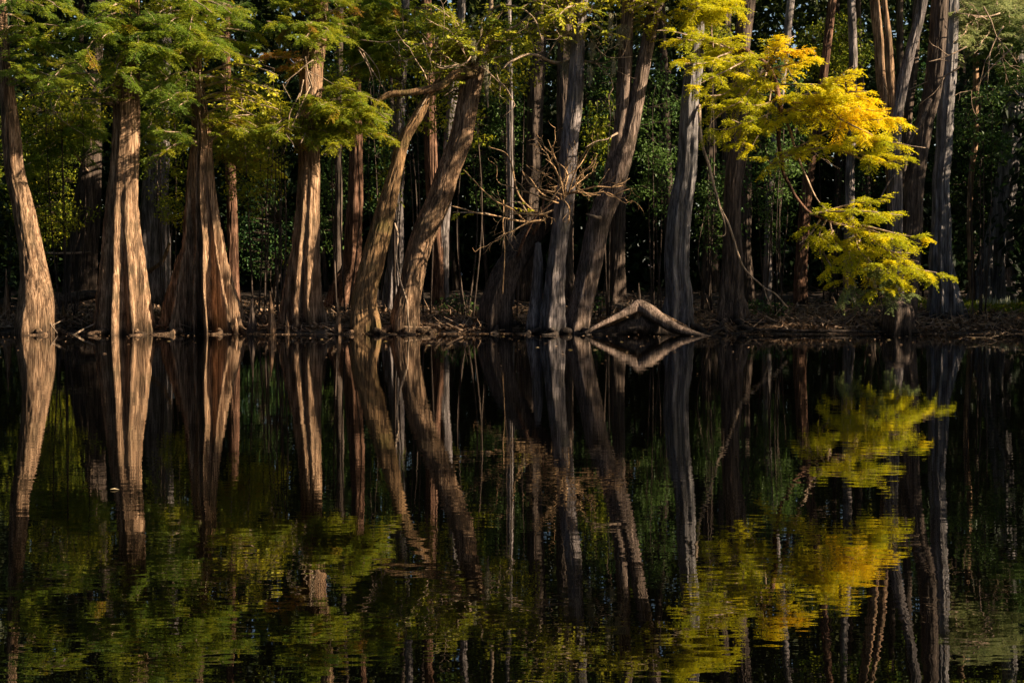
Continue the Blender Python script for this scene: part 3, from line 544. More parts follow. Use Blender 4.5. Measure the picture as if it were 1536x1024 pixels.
for nm, n_ in (('lean_left', 4), ('left_big', 6), ('fins', 6), ('split_foot', 6), ('elbow', 5), ('lean_right', 5), ('dark_lean', 5), ('mid_tall', 5), ('twin', 4), ('pale_mid', 6), ('pair_a', 5), ('r_dark', 5), ('r_big', 6), ('r_far', 5)):
    e, org, Q, Y = T[nm]; r0 = np.interp(.1, Q[:, 2] - float(gz(Q[0, 0], Y)), Q[:, 3]); c = Q[np.argmin(np.abs(Q[:, 2] - max(float(gz(Q[0, 0], Y)), 0) - .1)), :3]
    for k in range(n_):
        a = 2 * math.pi * (k + rng.uniform(-.35, .35)) / n_; l = rng.uniform(.35, .9); pl = []
        for t in np.linspace(0, 1, 6):
            aa = a + t * rng.uniform(-.6, .6); q = c + np.array([math.cos(aa), math.sin(aa), 0]) * (r0 * .6 + l * t); q[2] = max(float(gz(q[0], q[1])), -.02) + .07 * (1 - t) ** 2 + .035 * vn(np.array([[t * 4, k * 3.1, Y + 9.0]]))[0] + (.005 if t < .9 else -.07); pl.append(q)
        P = spline(np.array(pl), 24); bb = Bag(); bb.add(*tube(P, np.linspace(.045, .010, 24) * min(1.3, r0 / .3 + .4) * (1 + .25 * vn(np.stack([np.arange(24) * .4, np.full(24, k * 2.0), np.full(24, Y)], -1))), 10)); bb.build('root', M['warm' if nm in ('lean_left', 'left_big', 'fins', 'split_foot', 'elbow', 'lean_right') else 'dark'], e, origin=org)

# bare twig tangles
def tangle(Tn, spots, r=.012, L=.5, depth=3, name='twigs', kids=(2, 4), up=0.02, mat='twig', spread=.6, curl=.35):
    e, org, Q, Y = T[Tn]
    for (px, py, yy, dx, dz) in spots:
        yy -= .75 if Tn == 'dark_lean' else 0; b = Bag(); d = np.array([dx, rng.uniform(-.5, .1), dz])
        bare_twigs(b, [at(px, py, yy)], [d / np.linalg.norm(d)], [L * rng.uniform(.7, 1.2)], [r], depth, kids=kids, up=up, spread=spread, curl=curl)
        b.build('bare_branch', M[mat], e, origin=org)
tangle('dark_lean', [(848, 296, 25.2, .3, 1), (852, 292, 25.1, -.6, .9), (850, 294, 25.1, -.9, .3), (838, 305, 25.1, -1, .35), (842, 300, 25.1, .1, 1.2), (852, 290, 25.1, .8, .5), (855, 290, 25.2, .9, .1), (846, 298, 25.0, -.4, 1.2), (830, 315, 25.0, -.9, -.1), (822, 322, 25.0, -1, .1), (815, 330, 25, -.8, -.3), (845, 300, 25, .5, -.5), (852, 292, 25.1, .5, 1.1)], r=.017, L=.85, depth=3, kids=(2, 5), mat='twig_sunlit', curl=.6)
tangle('dark_lean', [(850, 294, 25.1, .1, 1), (848, 294, 25.1, -.3, 1), (855, 285, 25.1, .5, .8), (840, 300, 25.1, -.7, .5), (860, 280, 25.1, .6, .2), (862, 275, 25.0, .2, -.7)], r=.010, L=.55, depth=3, kids=(3, 5), mat='twig_sunlit', curl=.6)
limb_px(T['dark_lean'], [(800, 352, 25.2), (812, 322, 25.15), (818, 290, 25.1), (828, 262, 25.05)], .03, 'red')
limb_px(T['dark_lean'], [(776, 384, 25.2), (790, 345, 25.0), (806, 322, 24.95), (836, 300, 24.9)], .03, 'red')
limb_px(T['dark_lean'], [(845, 300, 25.2), (856, 280, 25.1), (870, 262, 25.05), (890, 248, 25.0)], .02, 'twig_sunlit')
limb_px(T['dark_lean'], [(820, 325, 25.2), (792, 310, 25.0), (775, 285, 24.9), (765, 245, 24.85), (755, 228, 24.8), (732, 220, 24.8)], .022, 'twig_sunlit')
limb_px(T['dark_lean'], [(810, 335, 25.2), (770, 330, 24.9), (735, 322, 24.8), (700, 315, 24.7), (675, 310, 24.7)], .02, 'twig_sunlit')
limb_px(T['dark_lean'], [(800, 345, 25.2), (768, 315, 24.9), (742, 302, 24.85), (718, 278, 24.8), (696, 255, 24.8)], .018, 'twig_sunlit')
limb_px(T['dark_lean'], [(842, 305, 25.2), (815, 290, 25.0), (795, 268, 24.95), (782, 255, 24.9)], .02, 'twig_sunlit')
limb_px(T['dark_lean'], [(755, 300, 24.8), (756, 350, 24.8), (757, 400, 24.85), (755, 440, 24.9)], .009, 'twig_sunlit', taper=.6)
limb_px(T['twin'], [(926, 200, 25.1), (912, 208, 24.9), (895, 214, 24.8), (878, 222, 24.8)], .018, 'twig')
limb_px(T['twin'], [(900, 326, 25.0), (892, 324, 24.8), (880, 320, 24.8)], .03, 'twig')
limb_px(T['lean_right'], [(592, 335, 25.0), (597, 355, 24.95), (596, 390, 24.9), (598, 410, 24.85), (606, 440, 24.8), (611, 460, 24.8), (611, 505, 24.8)], .016, 'twig', name='dead_branch', taper=.8)
gb([(790, 318, 24.9), (770, 305, 24.8), (755, 298, 24.75)], tn='dark_lean', fm='broad', mode='broad', tintfn=None, tint=.8, dens=.9, tw=.25)
gb([(735, 322, 24.8), (715, 316, 24.75), (690, 312, 24.7)], tn='dark_lean', fm='broad', mode='broad', tintfn=None, tint=.8, dens=.8, tw=.25)
tangle('left_big', [(205, 115, 24.9, -1, .3), (215, 125, 24.9, .6, -.4), (190, 110, 24.8, -.8, -.5)], r=.010, L=.7, depth=2)
tangle('lean_left', [(20, 130, 25, 1, .3), (40, 145, 24.9, .8, .4)], r=.010, L=.7, depth=3)
tangle('l_dark', [(110, 110, 25.0, -1, -.3), (140, 95, 25, -1, .1), (150, 90, 25, .3, -.8), (75, 150, 25, .1, -1)], r=.010, L=.9, depth=2, up=-.05)
tangle('fins', [(292, 120, 25, -.3, .9), (300, 105, 25, .3, -1), (270, 100, 25, .5, -.8), (330, 110, 25, .9, -.4)], r=.010, L=.6, depth=3)
tangle('split_foot', [(455, 120, 24.9, -.2, -1), (458, 85, 24.9, .4, -1), (450, 140, 24.9, -.7, -.8), (470, 90, 24.9, -.6, -.9), (465, 130, 24.9, -.4, -1)], r=.012, L=.9, depth=2, up=-.05)
tangle('behind_elbow', [(536, 70, 26, .9, -.5), (538, 75, 26, .7, -.9), (540, 60, 26, 1, -.3), (535, 50, 26, -.4, .8), (545, 80, 25.6, .5, -1)], r=.012, L=1.0, depth=3, up=-.05)
tangle('lean_right', [(690, 100, 25, -1, .4), (660, 105, 24.9, -.3, 1), (715, 95, 25, .7, -.6), (735, 60, 25.1, .9, -.3), (640, 120, 24.9, -.2, 1), (745, 110, 24.9, .9, -.9), (738, 20, 25, -.8, -.5), (700, 90, 25, -.2, 1)], r=.012, L=.75, depth=3)
tangle('mid_tall', [(850, 94, 25.3, .8, .6), (880, 93, 25.2, .7, -.4), (868, 92, 25.2, .2, .9), (890, 94, 25.1, .5, .8), (820, 88, 25.1, .3, 1), (780, 30, 25.1, .9, -.5), (860, 60, 25.3, -.9, .2), (885, 60, 25.1, .4, -.8)], r=.012, L=.8, depth=3, curl=.6)
tangle('pale_mid', [(1147, 110, 24.3, .2, .9), (1178, 90, 24.2, .6, -1), (1200, 210, 24, .7, -.7)], r=.010, L=.7, depth=2)
tangle('r_far', [(1500, 20, 25.5, -.8, -.4), (1505, 40, 25.4, -.7, -.9), (1450, 70, 25.2, -.7, -.8), (1480, 30, 25.4, -.9, .3), (1520, 70, 25.3, -.5, -1), (1475, 10, 25, .3, -1), (1440, 100, 25.2, -.9, -.5)], r=.014, L=1.0, depth=3, curl=.5)

# hanging moss
def moss(Tn, spots):
    e, org, Q, Y = T[Tn]; b = Bag()
    for (px, py0, py1, yy, wpx) in spots:
        for k in range(int(7 + wpx * 1.3)):
            x = px + rng.normal() * wpx * .4; a = at(x, py0 + rng.uniform(-4, 6), yy + rng.normal() * .04); z = (py1 - py0) * yy / F * rng.uniform(.45, 1.0)
            n = 9; tt = np.linspace(0, 1, n); P = a + np.stack([.03 * vn(np.stack([tt * 4, tt * 0 + k, tt * 0 + px], -1)), .03 * vn(np.stack([tt * 4, tt * 0 + k, tt * 0 + 5 + px], -1)), -z * tt], -1)
            sticks(b, P[:-1], P[1:], .004, .004, rng.uniform())
            m_ = 26; i0 = rng.integers(0, n, m_); leaves(b, P[i0] + rng.normal(size=(m_, 3)) * .008, nrm(runit(m_) * .5 + [0, 0, -1]), runit(m_), .05, .008, rng.uniform(0, .8, m_))
    b.build('moss', M['moss'], e, origin=org)
moss('mid_tall', [(853, 55, 82, 25.2, 5), (864, 96, 130, 25.2, 16), (888, 64, 92, 25.0, 6), (885, 98, 128, 25.0, 3), (847, 92, 110, 25.2, 8)])
moss('twin', [(916, 22, 66, 24.9, 6), (920, 92, 118, 24.9, 4), (932, 40, 70, 25, 8)])
moss('lean_right', [(730, 96, 160, 25.05, 4), (712, 60, 100, 25.0, 5)])

# ------------------------------------------------------------------ knees, driftwood, sticks
def knee(px, top, base, w, Y, label, mat='warm', lean=0.0):
    a = at(px, base, Y); b_ = at(px + lean, top, Y); a[2] = max(float(gz(a[0], a[1])), 0) - .12
    org = np.array([a[0], a[1], a[2] + .12]); n = 22; Q = spline(np.array([a, (a + b_) / 2 + [.01, 0, 0], b_]), n); k = np.linspace(0, 1, n)
    r = 1.5 * w * Y / F / 2 * ((1 - k) ** 1.6 * .75 + .25 - .16 * k ** 3)
    m = trunk_geo(Q, r, k * .5, 20, (5, .3, .3, .8), int(px), .006); b = Bag(); b.add(*tube(Q, r, 20, m)); o = b.build('cypress_knee', M[mat], None, origin=org)
    o.location = org; o['label'] = label; o['category'] = 'root'; o['group'] = 'cypress knees standing out of the bank'
knee(408, 437, 488, 13, 24.9, 'tall pointed cypress knee just left of the cleft-footed cypress', lean=-3)
knee(377, 449, 492, 16, 24.95, 'dark blunt cypress knee between the finned and the cleft-footed cypress', 'dark')
knee(506, 447, 490, 9, 24.95, 'slim spike-like cypress knee right of the cleft foot of the cypress', lean=1)
knee(9, 403, 470, 11, 26.5, 'sunlit post-like cypress knee at the far left edge behind the leaning tree')
knee(26, 432, 470, 8, 26.3, 'short leaning cypress knee between the edge post and the leaning tree', lean=4)
knee(106, 384, 425, 13, None or 32, 'pale cypress knee far back, left of the thick straight cypress', 'warm')
knee(94, 452, 478, 10, 26.2, 'small mossy cypress knee between the two leftmost front trees', 'mossy')
knee(540, 470, 494, 14, 25.05, 'low rooty cypress knee against the foot of the slender leaning tree', 'warm', lean=-12)
knee(958, 425, 470, 11, 27.5, 'dim cypress knee standing behind the peak of the arched root', 'dark')

knee(430, 470, 496, 10, 24.85, 'shortest of the knees, close against the left of the cleft foot')
knee(352, 474, 497, 10, 24.9, 'little stub of a cypress knee beside the right fins of the finned cypress', lean=2)
sp = tree('short black stump in the water under the yellow lower spray', [(1345, 495, 56), (1346, 478, 50), (1346, 463, 46), (1346, 456, 36)], 24.9, 'dark', (6, .3, .6, .9), crown=False, name='tree_stump', group=None, cat='stump')

def root(label, pts, rad, mat, name, cat, S=20, flat=1.0):
    P = np.array([at(p[0], p[1], p[2]) for p in pts]); L = np.sum(np.linalg.norm(np.diff(P, axis=0), axis=1)); n = max(16, int(L / .03))
    W = spline(np.hstack([P, np.array(rad)[:, None]]), n); k = np.linspace(0, 1, n); th = np.arange(S) * 2 * math.pi / S
    m = 1 + .16 * fbm(np.stack([np.cos(th)[None] * 2 + 0 * k[:, None], np.sin(th)[None] * 2 + 0 * k[:, None], np.broadcast_to(k[:, None] * 4, (n, S))], -1), 3, 8)
    b = Bag(); b.add(*tube(W[:, :3], np.maximum(W[:, 3], .004), S, m)); org = W[0, :3].copy(); org[2] = 0
    o = b.build(name, M[mat], None, origin=org); o.location = org; o['label'] = label; o['category'] = cat; return o
o1 = root('large arched driftwood root rising from the water like a low tent, pointed at its top', [(876, 500, 24.55), (900, 487, 24.55), (928, 474, 24.6), (948, 464, 24.65), (958, 459, 24.7), (972, 466, 24.65), (990, 479, 24.6), (1012, 492, 24.5), (1034, 499, 24.4), (1060, 506, 24.3), (1092, 508, 24.2)], [.02, .035, .055, .085, .11, .11, .10, .085, .065, .045, .02], 'brown', 'driftwood_root', 'driftwood')
cx = np.array([870, 890, 915, 940, 958, 975, 1000, 1025, 1045]); hh = np.array([.02, .08, .17, .30, .38, .30, .16, .05, .01]); n = 70; u = np.linspace(0, 1, n); cxx = np.interp(u, np.linspace(0, 1, 9), cx); hhh = 1.05 * np.interp(u, np.linspace(0, 1, 9), hh)
Pl = np.array([at(c_, 497, 25.0) for c_ in cxx]); Pl[:, 2] = hhh * .45 - .03; th = np.arange(28) * 2 * math.pi / 28
Vl = np.stack([Pl[:, None, 0] + 0 * th[None], Pl[:, None, 1] - .08 + np.sin(th)[None] * (.10 + hhh[:, None] * .62), Pl[:, None, 2] + np.cos(th)[None] * (hhh[:, None] * .55 + .02)], -1)
Vl += (.03 * fbm(Vl * [3, 9, 9], 3, 2))[..., None] * [0, 1, 1]; ol = mesh('hollow_shade', Vl.reshape(-1, 3), ringfaces(n, 28), M['dark'], o1, origin=np.array(o1.location))  # dark body filling the hollow, painted in place of its shade
for pl in ([(955, 462, 24.72), (948, 474, 24.95), (930, 490, 25.1)], [(962, 463, 24.75), (972, 478, 25.0), (980, 492, 25.15)], [(968, 466, 24.7), (1000, 478, 24.9), (1030, 492, 25.1)], [(940, 470, 24.65), (915, 484, 24.8), (895, 494, 24.9)], [(957, 464, 24.7), (957, 478, 24.7), (952, 500, 24.65)]):
    P = spline(np.array([at(*p) for p in pl]), 24); bb = Bag(); kk = np.linspace(0, 1, 24); bb.add(*tube(P, .075 - .035 * kk, 12, 1 + .15 * fbm(np.stack([np.broadcast_to(kk[:, None] * 5, (24, 12)), np.broadcast_to(np.arange(12)[None] * 1.0, (24, 12)), np.zeros((24, 12))], -1), 2, 3))); bb.build('side_root', M['warm'], o1, origin=np.array(o1.location))
bb = Bag()
for (dx, dz, l) in ((-.2, 1, .10), (.3, 1, .08), (0, 1, .13), (.8, .8, .08), (-.7, .7, .07)):
    a0 = at(957, 462, 24.68); b0 = a0 + nrm(np.array([dx, 0, dz])) * l; bb.add(*tube(spline(np.array([a0 - [0, 0, .05], b0]), 6), np.linspace(.07, .012, 6), 8))
bb.build('broken_tip', M['warm'], o1, origin=np.array(o1.location))
root('thin pale log lying level along the waterline at the right', [(1130, 494, 25.0), (1200, 496, 24.9), (1290, 497, 24.85), (1380, 499, 24.8)], [.015, .022, .02, .012], 'dark', 'fallen_branch', 'branch')
root('pale stick slanting up from the water between the two leftmost front trees', [(105, 506, 24.6), (125, 494, 24.7), (150, 482, 24.9)], [.016, .014, .008], 'twig', 'fallen_branch', 'branch')
root('forked pale stick leaning over the foot of the leftmost tree', [(52, 500, 24.7), (72, 491, 24.8), (98, 478, 24.9)], [.014, .012, .006], 'twig', 'fallen_branch', 'branch')
root('slim stick standing crossed against the foot of the leftmost tree', [(86, 500, 24.7), (74, 480, 24.8), (80, 450, 25.0), (72, 425, 25.1)], [.010, .010, .008, .006], 'twig', 'fallen_branch', 'branch')
root('old log lying across the bank in the gap right of the leftmost tree', [(85, 452, 27.5), (110, 446, 27.6), (150, 440, 27.8)], [.10, .10, .08], 'dark', 'fallen_log', 'log')
root('arching bare root left of the finned cypress', [(222, 408, 28.5), (243, 392, 28.4), (254, 365, 28.5)], [.04, .035, .03], 'mossy', 'fallen_branch', 'branch')
root('thin pale branch lying level behind the leftmost trees', [(60, 379, 30), (100, 380, 30), (136, 378, 30)], [.02, .022, .015], 'twig', 'fallen_branch', 'branch')
# twigs floating at the right
b = Bag(); bare_twigs(b, [at(1448, 536, 22.4), at(1462, 528, 22.8), at(1500, 530, 22.6)], [np.array([1, .2, .05]), np.array([1, -.3, .06]), np.array([.6, .5, .05])], [.6, .5, .5], [.009] * 3, 3, curl=.7, kids=(2, 4))
for v in b.V: v[:, 2] = np.abs(v[:, 2]) * .35 + .001
org = np.array([*at(1480, 532, 22.6)[:2], 0]); o = b.build('floating_branch', M['twig'], None, origin=org); o.location = org; o['label'] = 'tangle of bare curling twigs floating on the water at the right edge'; o['category'] = 'branch'
# pale shoots
k = 0
for px in np.linspace(1468, 1524, 17):
    Y = 29.3 + rng.uniform(-.25, .25); a = at(px + rng.uniform(-2, 2), 452, Y); a[2] = gz(a[0], a[1]); hgt = rng.uniform(.2, .32); b = Bag()
    for q in range(5):
        aa = rng.uniform(0, 6.28); leaves(b, a[None] + [[0, 0, -.02]], nrm(np.array([[math.cos(aa) * .22, math.sin(aa) * .22, 1.0]])), nrm(np.array([[math.cos(aa), math.sin(aa), .1]])), np.array([hgt * rng.uniform(.7, 1)]), .035, rng.uniform())
    o = b.build('pale_plant', M['shoot'], None, smooth=False, origin=a); o.location = a; o['label'] = 'small pale upright shoot in the short row before the farthest right cypress'; o['category'] = 'plant'; o['group'] = 'pale shoots at the foot of the far right cypress'
# floating leaves
for (px, py) in [(575, 512), (651, 501), (752, 505), (803, 521), (852, 525), (889, 525), (1458, 508), (165, 735), (38, 511), (640, 518), (930, 513), (1120, 512), (700, 508), (1330, 510), (480, 509), (250, 512)]:
    d = FWD * F + np.array([1.0, 0, 0]) * (px - 768) + UP * (512 - py); P = CAM + d * (CAMH / -d[2]); P[2] = .006; b = Bag(); a = rng.uniform(-.6, .6)
    leaves(b, np.zeros((1, 3)), np.array([[math.cos(a), math.sin(a), 0]]), np.array([[0, 0, 1.0]]), np.array([.07 if py < 700 else .05]), .03, rng.uniform()); o = b.build('floating_leaf', M['yellowleaf'], None, smooth=False); o.location = P
    o['category'] = 'leaf'; o['group'] = 'fallen leaves floating on the water'
    o['label'] = 'single fallen leaf floating out on the reflection of the thick straight left cypress' if py > 700 else 'small fallen leaf floating flat on the dark water close to the bank'

# litter on the bank and along the waterline
n = 36000; x = rng.uniform(-10, 11, n); s = rng.gamma(1.1, 1.5, n) + .01; y = shore(x) + s; z = gz(x, y); Pn = np.stack([x, y, x * 0], -1)
z = z + .05 * fbm(Pn * 1.7, 3) + .035 * np.abs(fbm(Pn * 5, 2, 5)) + rng.uniform(0, .05, n)
b = Bag(); D = runit(n); D[:, 2] *= .5; leaves(b, np.stack([x, y, z], -1), nrm(D), nrm(runit(n) * .7 + [0, 0, 1]), rng.uniform(.05, .12, n), rng.uniform(.02, .06, n), rng.uniform(0, .85, n) ** 1.5)
A = np.stack([x, y, z], -1)[:2600]; D = runit(2600); D[:, 2] = np.abs(D[:, 2]) * .4; sticks(b, A, A + D * rng.uniform(.1, .6, (2600, 1)), .008, .003, .8)
o = b.build('leaf_litter', M['litter'], None, smooth=False); o['kind'] = 'stuff'; o['label'] = 'brown fallen leaves and sticks strewn over the bank'; o['category'] = 'leaf litter'
n = 2600; x = rng.uniform(-10, 10, n); y = shore(x) - np.abs(rng.normal(size=n)) * .10 - .12; y[:420] -= rng.gamma(1.2, 1.6, 420); b = Bag(); a = rng.uniform(0, 6.28, n)
leaves(b, np.stack([x, y, rng.uniform(.002, .012, n)], -1), np.stack([np.cos(a), np.sin(a), a * 0], -1), nrm(runit(n) * .15 + [0, 0, 1]), rng.uniform(.02, .07, n), .025, rng.uniform(.2, .85, n))
o = b.build('floating_debris', M['litter'], None, smooth=False); o['kind'] = 'stuff'; o['label'] = 'thin line of leaf crumbs floating along the waterline'; o['category'] = 'debris'

n = 5200; c = at(1480, 458, 30.5); x = c[0] + rng.normal(size=n) * 1.0; y = 29.5 + rng.normal(size=n) * .9; z = gz(x, y) + .02; b = Bag(); D = nrm(runit(n) * .6 + [0, 0, 1]); leaves(b, np.stack([x, y, z], -1), D, runit(n), rng.uniform(.06, .16, n), .018, rng.uniform(.2, .8, n))
o = b.build('ground_cover', M['broad'], None, smooth=False); o['kind'] = 'stuff'; o['label'] = 'low green growth on the bank at the far right'; o['category'] = 'ground cover'

# ------------------------------------------------------------------ understory shrubs and background trees
def shrub(px, py0, py1, wpx, Y, label, fm='under', tint=.45, n=150, ll=.07, name='shrub', per=16, cat='shrub', group='understory shrubs in the shade of the trees'):
    c0 = at(px, (py0 + py1) / 2, Y); zt = at(px, py0, Y)[2]; zb = at(px, py1, Y)[2]; g0 = float(gz(c0[0], Y)); org = np.array([c0[0], Y, g0])
    e = bpy.data.objects.new(name, None); C.objects.link(e); e.location = org; e['label'] = label; e['category'] = cat; e['group'] = group
    rx = wpx * Y / F / 2; rz = (zt - zb) / 2; sb = Bag(); fb = Bag()
    q = rng.uniform(-1, 1, (n * 3, 3)); q = q[np.linalg.norm(q, axis=1) < 1]; q = q[vn(q * 2.6 + px) > -.25][:n]
    cs = np.array([c0[0], Y, (zt + zb) / 2]) + q * [rx, min(rx, 1.1), rz]
    stems = []
    for k in range(4):
        a = rng.uniform(-1, 1, 3); topp = np.array([c0[0] + a[0] * rx * .6, Y + a[1] * .5, zb + (zt - zb) * rng.uniform(.5, .95)]); o0 = org + [a[0] * .15, a[1] * .15, -.1]
        P = spline(np.array([o0, (o0 + topp) / 2 + rng.normal(size=3) * .1, topp]), 14); sb.add(*tube(P, np.linspace(.018, .005, 14), 6)); stems.append(P)
    AP = np.concatenate(stems); dd = np.linalg.norm(cs[:, None] - AP[None], axis=2); near = AP[dd.argmin(1)]; sticks(sb, near, cs, .006, .003)
    sb.build('stems', M['dark'], e, origin=org)
    clumps(fb, cs, .2, per, ll, ll * .55, np.clip(tint + rng.normal(size=len(cs)) * .13, 0, .9)); fb.build('foliage', M[fm], e, smooth=False, origin=org)
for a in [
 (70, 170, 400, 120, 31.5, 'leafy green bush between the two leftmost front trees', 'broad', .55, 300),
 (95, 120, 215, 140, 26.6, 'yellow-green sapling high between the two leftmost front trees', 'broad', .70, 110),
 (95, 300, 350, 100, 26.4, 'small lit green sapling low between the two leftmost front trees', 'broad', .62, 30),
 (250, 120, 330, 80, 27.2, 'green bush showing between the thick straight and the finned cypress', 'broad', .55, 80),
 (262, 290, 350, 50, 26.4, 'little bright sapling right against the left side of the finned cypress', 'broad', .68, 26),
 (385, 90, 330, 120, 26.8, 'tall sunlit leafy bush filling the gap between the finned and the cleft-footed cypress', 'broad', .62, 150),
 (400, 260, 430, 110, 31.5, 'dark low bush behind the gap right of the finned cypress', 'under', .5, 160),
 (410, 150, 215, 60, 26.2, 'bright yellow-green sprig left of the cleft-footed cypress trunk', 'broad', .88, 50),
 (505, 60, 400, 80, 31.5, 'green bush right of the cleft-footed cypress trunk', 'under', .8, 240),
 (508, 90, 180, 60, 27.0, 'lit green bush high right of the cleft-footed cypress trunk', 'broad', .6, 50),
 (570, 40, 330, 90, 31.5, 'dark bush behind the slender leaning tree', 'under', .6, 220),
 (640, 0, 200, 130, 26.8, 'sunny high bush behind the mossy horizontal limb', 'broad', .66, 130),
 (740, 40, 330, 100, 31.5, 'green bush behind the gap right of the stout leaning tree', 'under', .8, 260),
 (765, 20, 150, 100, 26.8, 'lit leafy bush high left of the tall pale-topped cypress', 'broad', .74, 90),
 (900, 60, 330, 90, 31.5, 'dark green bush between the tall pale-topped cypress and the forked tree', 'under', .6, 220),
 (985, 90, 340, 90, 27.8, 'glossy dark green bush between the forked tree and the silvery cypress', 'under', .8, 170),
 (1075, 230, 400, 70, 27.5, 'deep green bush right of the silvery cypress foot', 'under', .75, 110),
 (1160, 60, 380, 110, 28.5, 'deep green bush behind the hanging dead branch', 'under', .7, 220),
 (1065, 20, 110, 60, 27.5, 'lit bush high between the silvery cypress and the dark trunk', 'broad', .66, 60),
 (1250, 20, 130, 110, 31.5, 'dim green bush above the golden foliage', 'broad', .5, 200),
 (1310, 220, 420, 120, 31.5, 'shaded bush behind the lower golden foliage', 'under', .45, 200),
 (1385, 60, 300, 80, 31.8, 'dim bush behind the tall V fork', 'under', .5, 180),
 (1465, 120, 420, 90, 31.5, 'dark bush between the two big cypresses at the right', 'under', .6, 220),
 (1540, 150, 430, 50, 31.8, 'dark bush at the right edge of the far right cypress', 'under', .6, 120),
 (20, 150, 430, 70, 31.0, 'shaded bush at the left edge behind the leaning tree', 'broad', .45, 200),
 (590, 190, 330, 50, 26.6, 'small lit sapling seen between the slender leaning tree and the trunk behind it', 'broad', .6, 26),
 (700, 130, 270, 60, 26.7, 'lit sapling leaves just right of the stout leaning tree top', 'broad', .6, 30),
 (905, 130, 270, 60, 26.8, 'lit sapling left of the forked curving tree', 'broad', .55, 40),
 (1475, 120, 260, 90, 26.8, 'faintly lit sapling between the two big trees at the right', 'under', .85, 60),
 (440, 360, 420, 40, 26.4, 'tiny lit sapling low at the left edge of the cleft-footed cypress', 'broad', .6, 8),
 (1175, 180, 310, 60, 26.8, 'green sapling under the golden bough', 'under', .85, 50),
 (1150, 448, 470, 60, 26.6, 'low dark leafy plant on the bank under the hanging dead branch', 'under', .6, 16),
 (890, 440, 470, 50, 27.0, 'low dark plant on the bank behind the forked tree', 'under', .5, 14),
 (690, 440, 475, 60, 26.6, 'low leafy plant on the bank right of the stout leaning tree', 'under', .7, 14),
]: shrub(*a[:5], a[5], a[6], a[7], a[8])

def woods(name, label, vol, n, per, ll, seed_f, tint=.35, rad=.5, gap=-.2, mat='far'):
    (x0, x1), (y0, y1), (z0, z1) = vol; q = np.stack([rng.uniform(x0, x1, n), rng.uniform(y0, y1, n), rng.uniform(z0, z1, n)], -1)
    q = q[vn(q * seed_f) > gap]; return q
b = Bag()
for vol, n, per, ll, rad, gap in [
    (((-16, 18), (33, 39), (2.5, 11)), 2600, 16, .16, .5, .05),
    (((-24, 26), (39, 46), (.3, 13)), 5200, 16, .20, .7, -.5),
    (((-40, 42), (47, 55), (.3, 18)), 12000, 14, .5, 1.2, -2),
    (((-50, 50), (-22, -10), (.3, 20)), 7000, 10, .8, 1.6, -2), (((-34, -24), (-12, 27), (.3, 18)), 2500, 10, .8, 1.6, -2),  # unseen masses behind the camera and at left, added to block sky light
    (((-24, 26), (30.5, 42), (8.2, 11.5)), 6500, 14, .26, .7, -.35),  # overhead canopy, added to keep sky and sun off the background
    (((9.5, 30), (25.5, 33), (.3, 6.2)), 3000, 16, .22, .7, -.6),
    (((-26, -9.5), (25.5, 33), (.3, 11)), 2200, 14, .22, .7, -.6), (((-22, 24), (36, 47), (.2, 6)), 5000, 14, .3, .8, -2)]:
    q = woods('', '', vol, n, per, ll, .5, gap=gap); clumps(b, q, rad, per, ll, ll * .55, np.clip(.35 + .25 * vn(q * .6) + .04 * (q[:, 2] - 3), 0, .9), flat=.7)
o = b.build('forest', M['far'], None, smooth=False); o['kind'] = 'stuff'; o['label'] = 'dense dark woods closing off the view behind the trees, plus masses added to block skylight'; o['category'] = 'woods'
# thin far stems among the woods
gx = np.random.default_rng(5)
for k in range(16):
    px = gx.uniform(-20, 1556); Y = gx.uniform(32, 38); P0 = at(px, 430, Y); P0[2] = gz(P0[0], Y) - .2; P1 = P0 + [gx.normal() * .5, 0, 10.5]; r0 = gx.uniform(.05, .12); Q = spline(np.array([P0, (P0 + P1) / 2 + [gx.normal() * .15, 0, 0], P1]), 90)
    r = r0 * (1 - .5 * np.linspace(0, 1, 90)) * (1 + .8 * np.exp(-np.linspace(0, 10, 90) / .5)); m = trunk_geo(Q, r, np.linspace(0, 10.5, 90), 16, (5, .25, .5, .9), 300 + k)
    t_ = Bag(); t_.add(*tube(Q, r, 16, m)); o = t_.build('background_tree', M['dark'], None, origin=P0 + [0, 0, .2]); o.location = P0 + [0, 0, .2]
    o['category'] = 'tree'; o['group'] = 'thin dark trunks deep in the woods'; o['label'] = 'thin dim trunk standing deep in the dark woods behind the front trees'

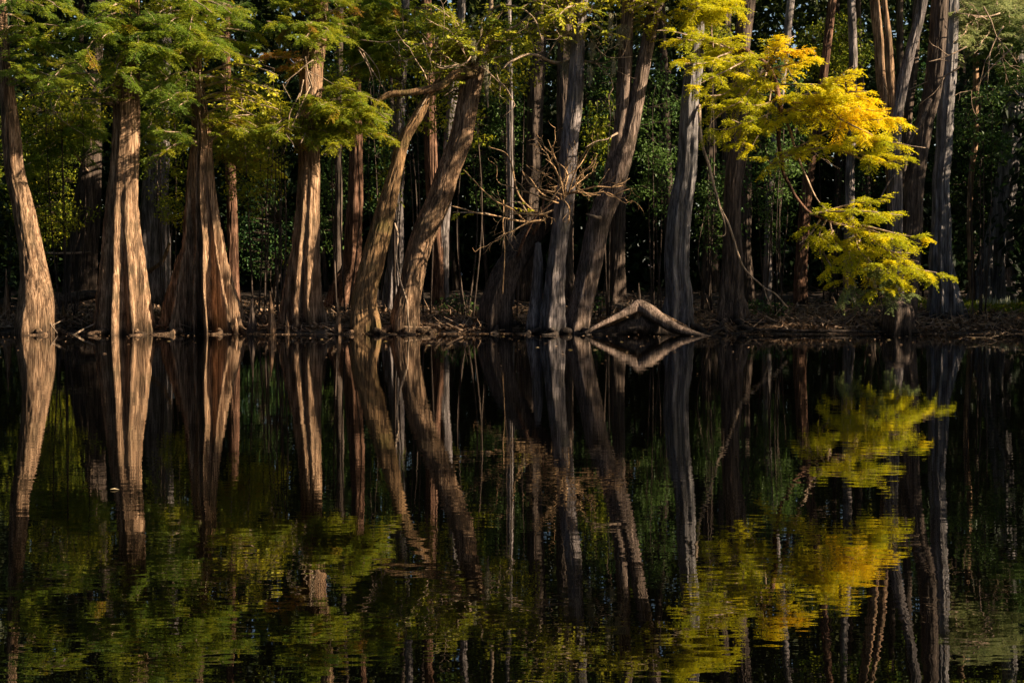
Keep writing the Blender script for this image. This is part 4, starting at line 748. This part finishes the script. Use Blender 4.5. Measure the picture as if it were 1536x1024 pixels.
# trees on the near bank to the right and their crowns (they shade the right half)
SUN_EL = R(27); SUN_AZ = R(15)       # azimuth measured from +x towards the camera side (-y)
S = np.array([math.cos(SUN_EL) * math.cos(SUN_AZ), -math.cos(SUN_EL) * math.sin(SUN_AZ), math.sin(SUN_EL)])
def shade(px, py, Y, rad, n, dist=13.0, per=16, ll=.16):
    c = at(px, py, Y) + S * dist; q = runit(n) * (rng.uniform(0, 1, (n, 1)) ** .4) * rad
    return c + q * [1, 1, .9], c
def shade_tree(label, blobs, foot):
    org = np.array([foot[0], foot[1], max(float(gz(*foot)), 0)]); e = bpy.data.objects.new('cypress_tree', None); C.objects.link(e); e.location = org; e['label'] = label; e['category'] = 'tree'; e['group'] = 'cypress trees along the near right bank'
    zt = max(b[1][2] for b in blobs) + 1; Q = spline(np.array([org - [0, 0, .3], org + [.1, .1, zt / 2], org + [0, 0, zt]]), 60); k = np.linspace(0, 1, 60); tb = Bag(); tb.add(*tube(Q, .28 * (1 - .7 * k) + .25 * np.exp(-k * 12), 24)); tb.build('trunk', M['grey'], e, origin=org)
    sb = Bag(); fb = Bag()
    for cs, c in blobs:
        i0 = np.argmin(np.abs(Q[:, 2] - (c[2] - .6))); P = spline(np.array([Q[i0], (Q[i0] + c) / 2 + [0, 0, .2], c]), 12); b1 = Bag(); b1.add(*tube(P, np.linspace(.07, .02, 12), 6)); b1.build('branch', M['grey'], e, origin=org); clumps(fb, cs, .32, 16, .16, .08, .35)
    fb.build('crown', M['cyp'], e, smooth=False, origin=org)
SHADE = []
for k, (fx, fy) in enumerate([(12.6, 22.5), (13.6, 24.3), (12.2, 25.6), (15.2, 23.4), (14.8, 26.4)]):
    bl = []
    for z in np.arange(.6, 8.0 if fy < 23.5 else 5.9, 1.0):
        for q in range(2):
            c = np.array([fx + rng.uniform(-1, 1), max(fy + rng.uniform(-1.1, 1.1), 22.05), z + rng.uniform(-.3, .3)]); qq = runit(26) * (rng.uniform(0, 1, (26, 1)) ** .4) * [1.2, .75, .8]
            bl.append((c + qq, c))
    SHADE.append(('leafy cypress on the near right bank shading the trunks', (fx, fy), bl))
for lab, foot, bl in SHADE: shade_tree(lab, bl, foot)

# ------------------------------------------------------------------ light
sd = bpy.data.lights.new('sun', 'SUN'); sd.energy = 5.0; sd.angle = R(.5); sd.color = (1, .80, .56)
so = bpy.data.objects.new('sun', sd); C.objects.link(so)
from mathutils import Vector
so.rotation_euler = Vector(S.tolist()).to_track_quat('Z', 'Y').to_euler(); so.location = (20, 5, 20)
wd = bpy.data.worlds.new('World'); bpy.context.scene.world = wd; wd.use_nodes = True; nt = wd.node_tree
sky = nt.nodes.new('ShaderNodeTexSky'); sky.sky_type = 'NISHITA'; sky.sun_disc = False; sky.sun_elevation = SUN_EL; sky.sun_rotation = math.atan2(S[0], S[1])
nt.links.new(sky.outputs[0], nt.nodes['Background'].inputs[0]); nt.nodes['Background'].inputs[1].default_value = .05
sc = bpy.context.scene
sc.view_settings.view_transform = 'Standard'; sc.view_settings.look = 'None'; sc.view_settings.gamma = 1; sc.view_settings.exposure = EXPO
sc.cycles.max_bounces = 8; sc.cycles.diffuse_bounces = 4; sc.cycles.glossy_bounces = 3; sc.cycles.transmission_bounces = 3; sc.cycles.transparent_max_bounces = 4
sc.cycles.sample_clamp_indirect = 4; sc.cycles.use_denoising = True
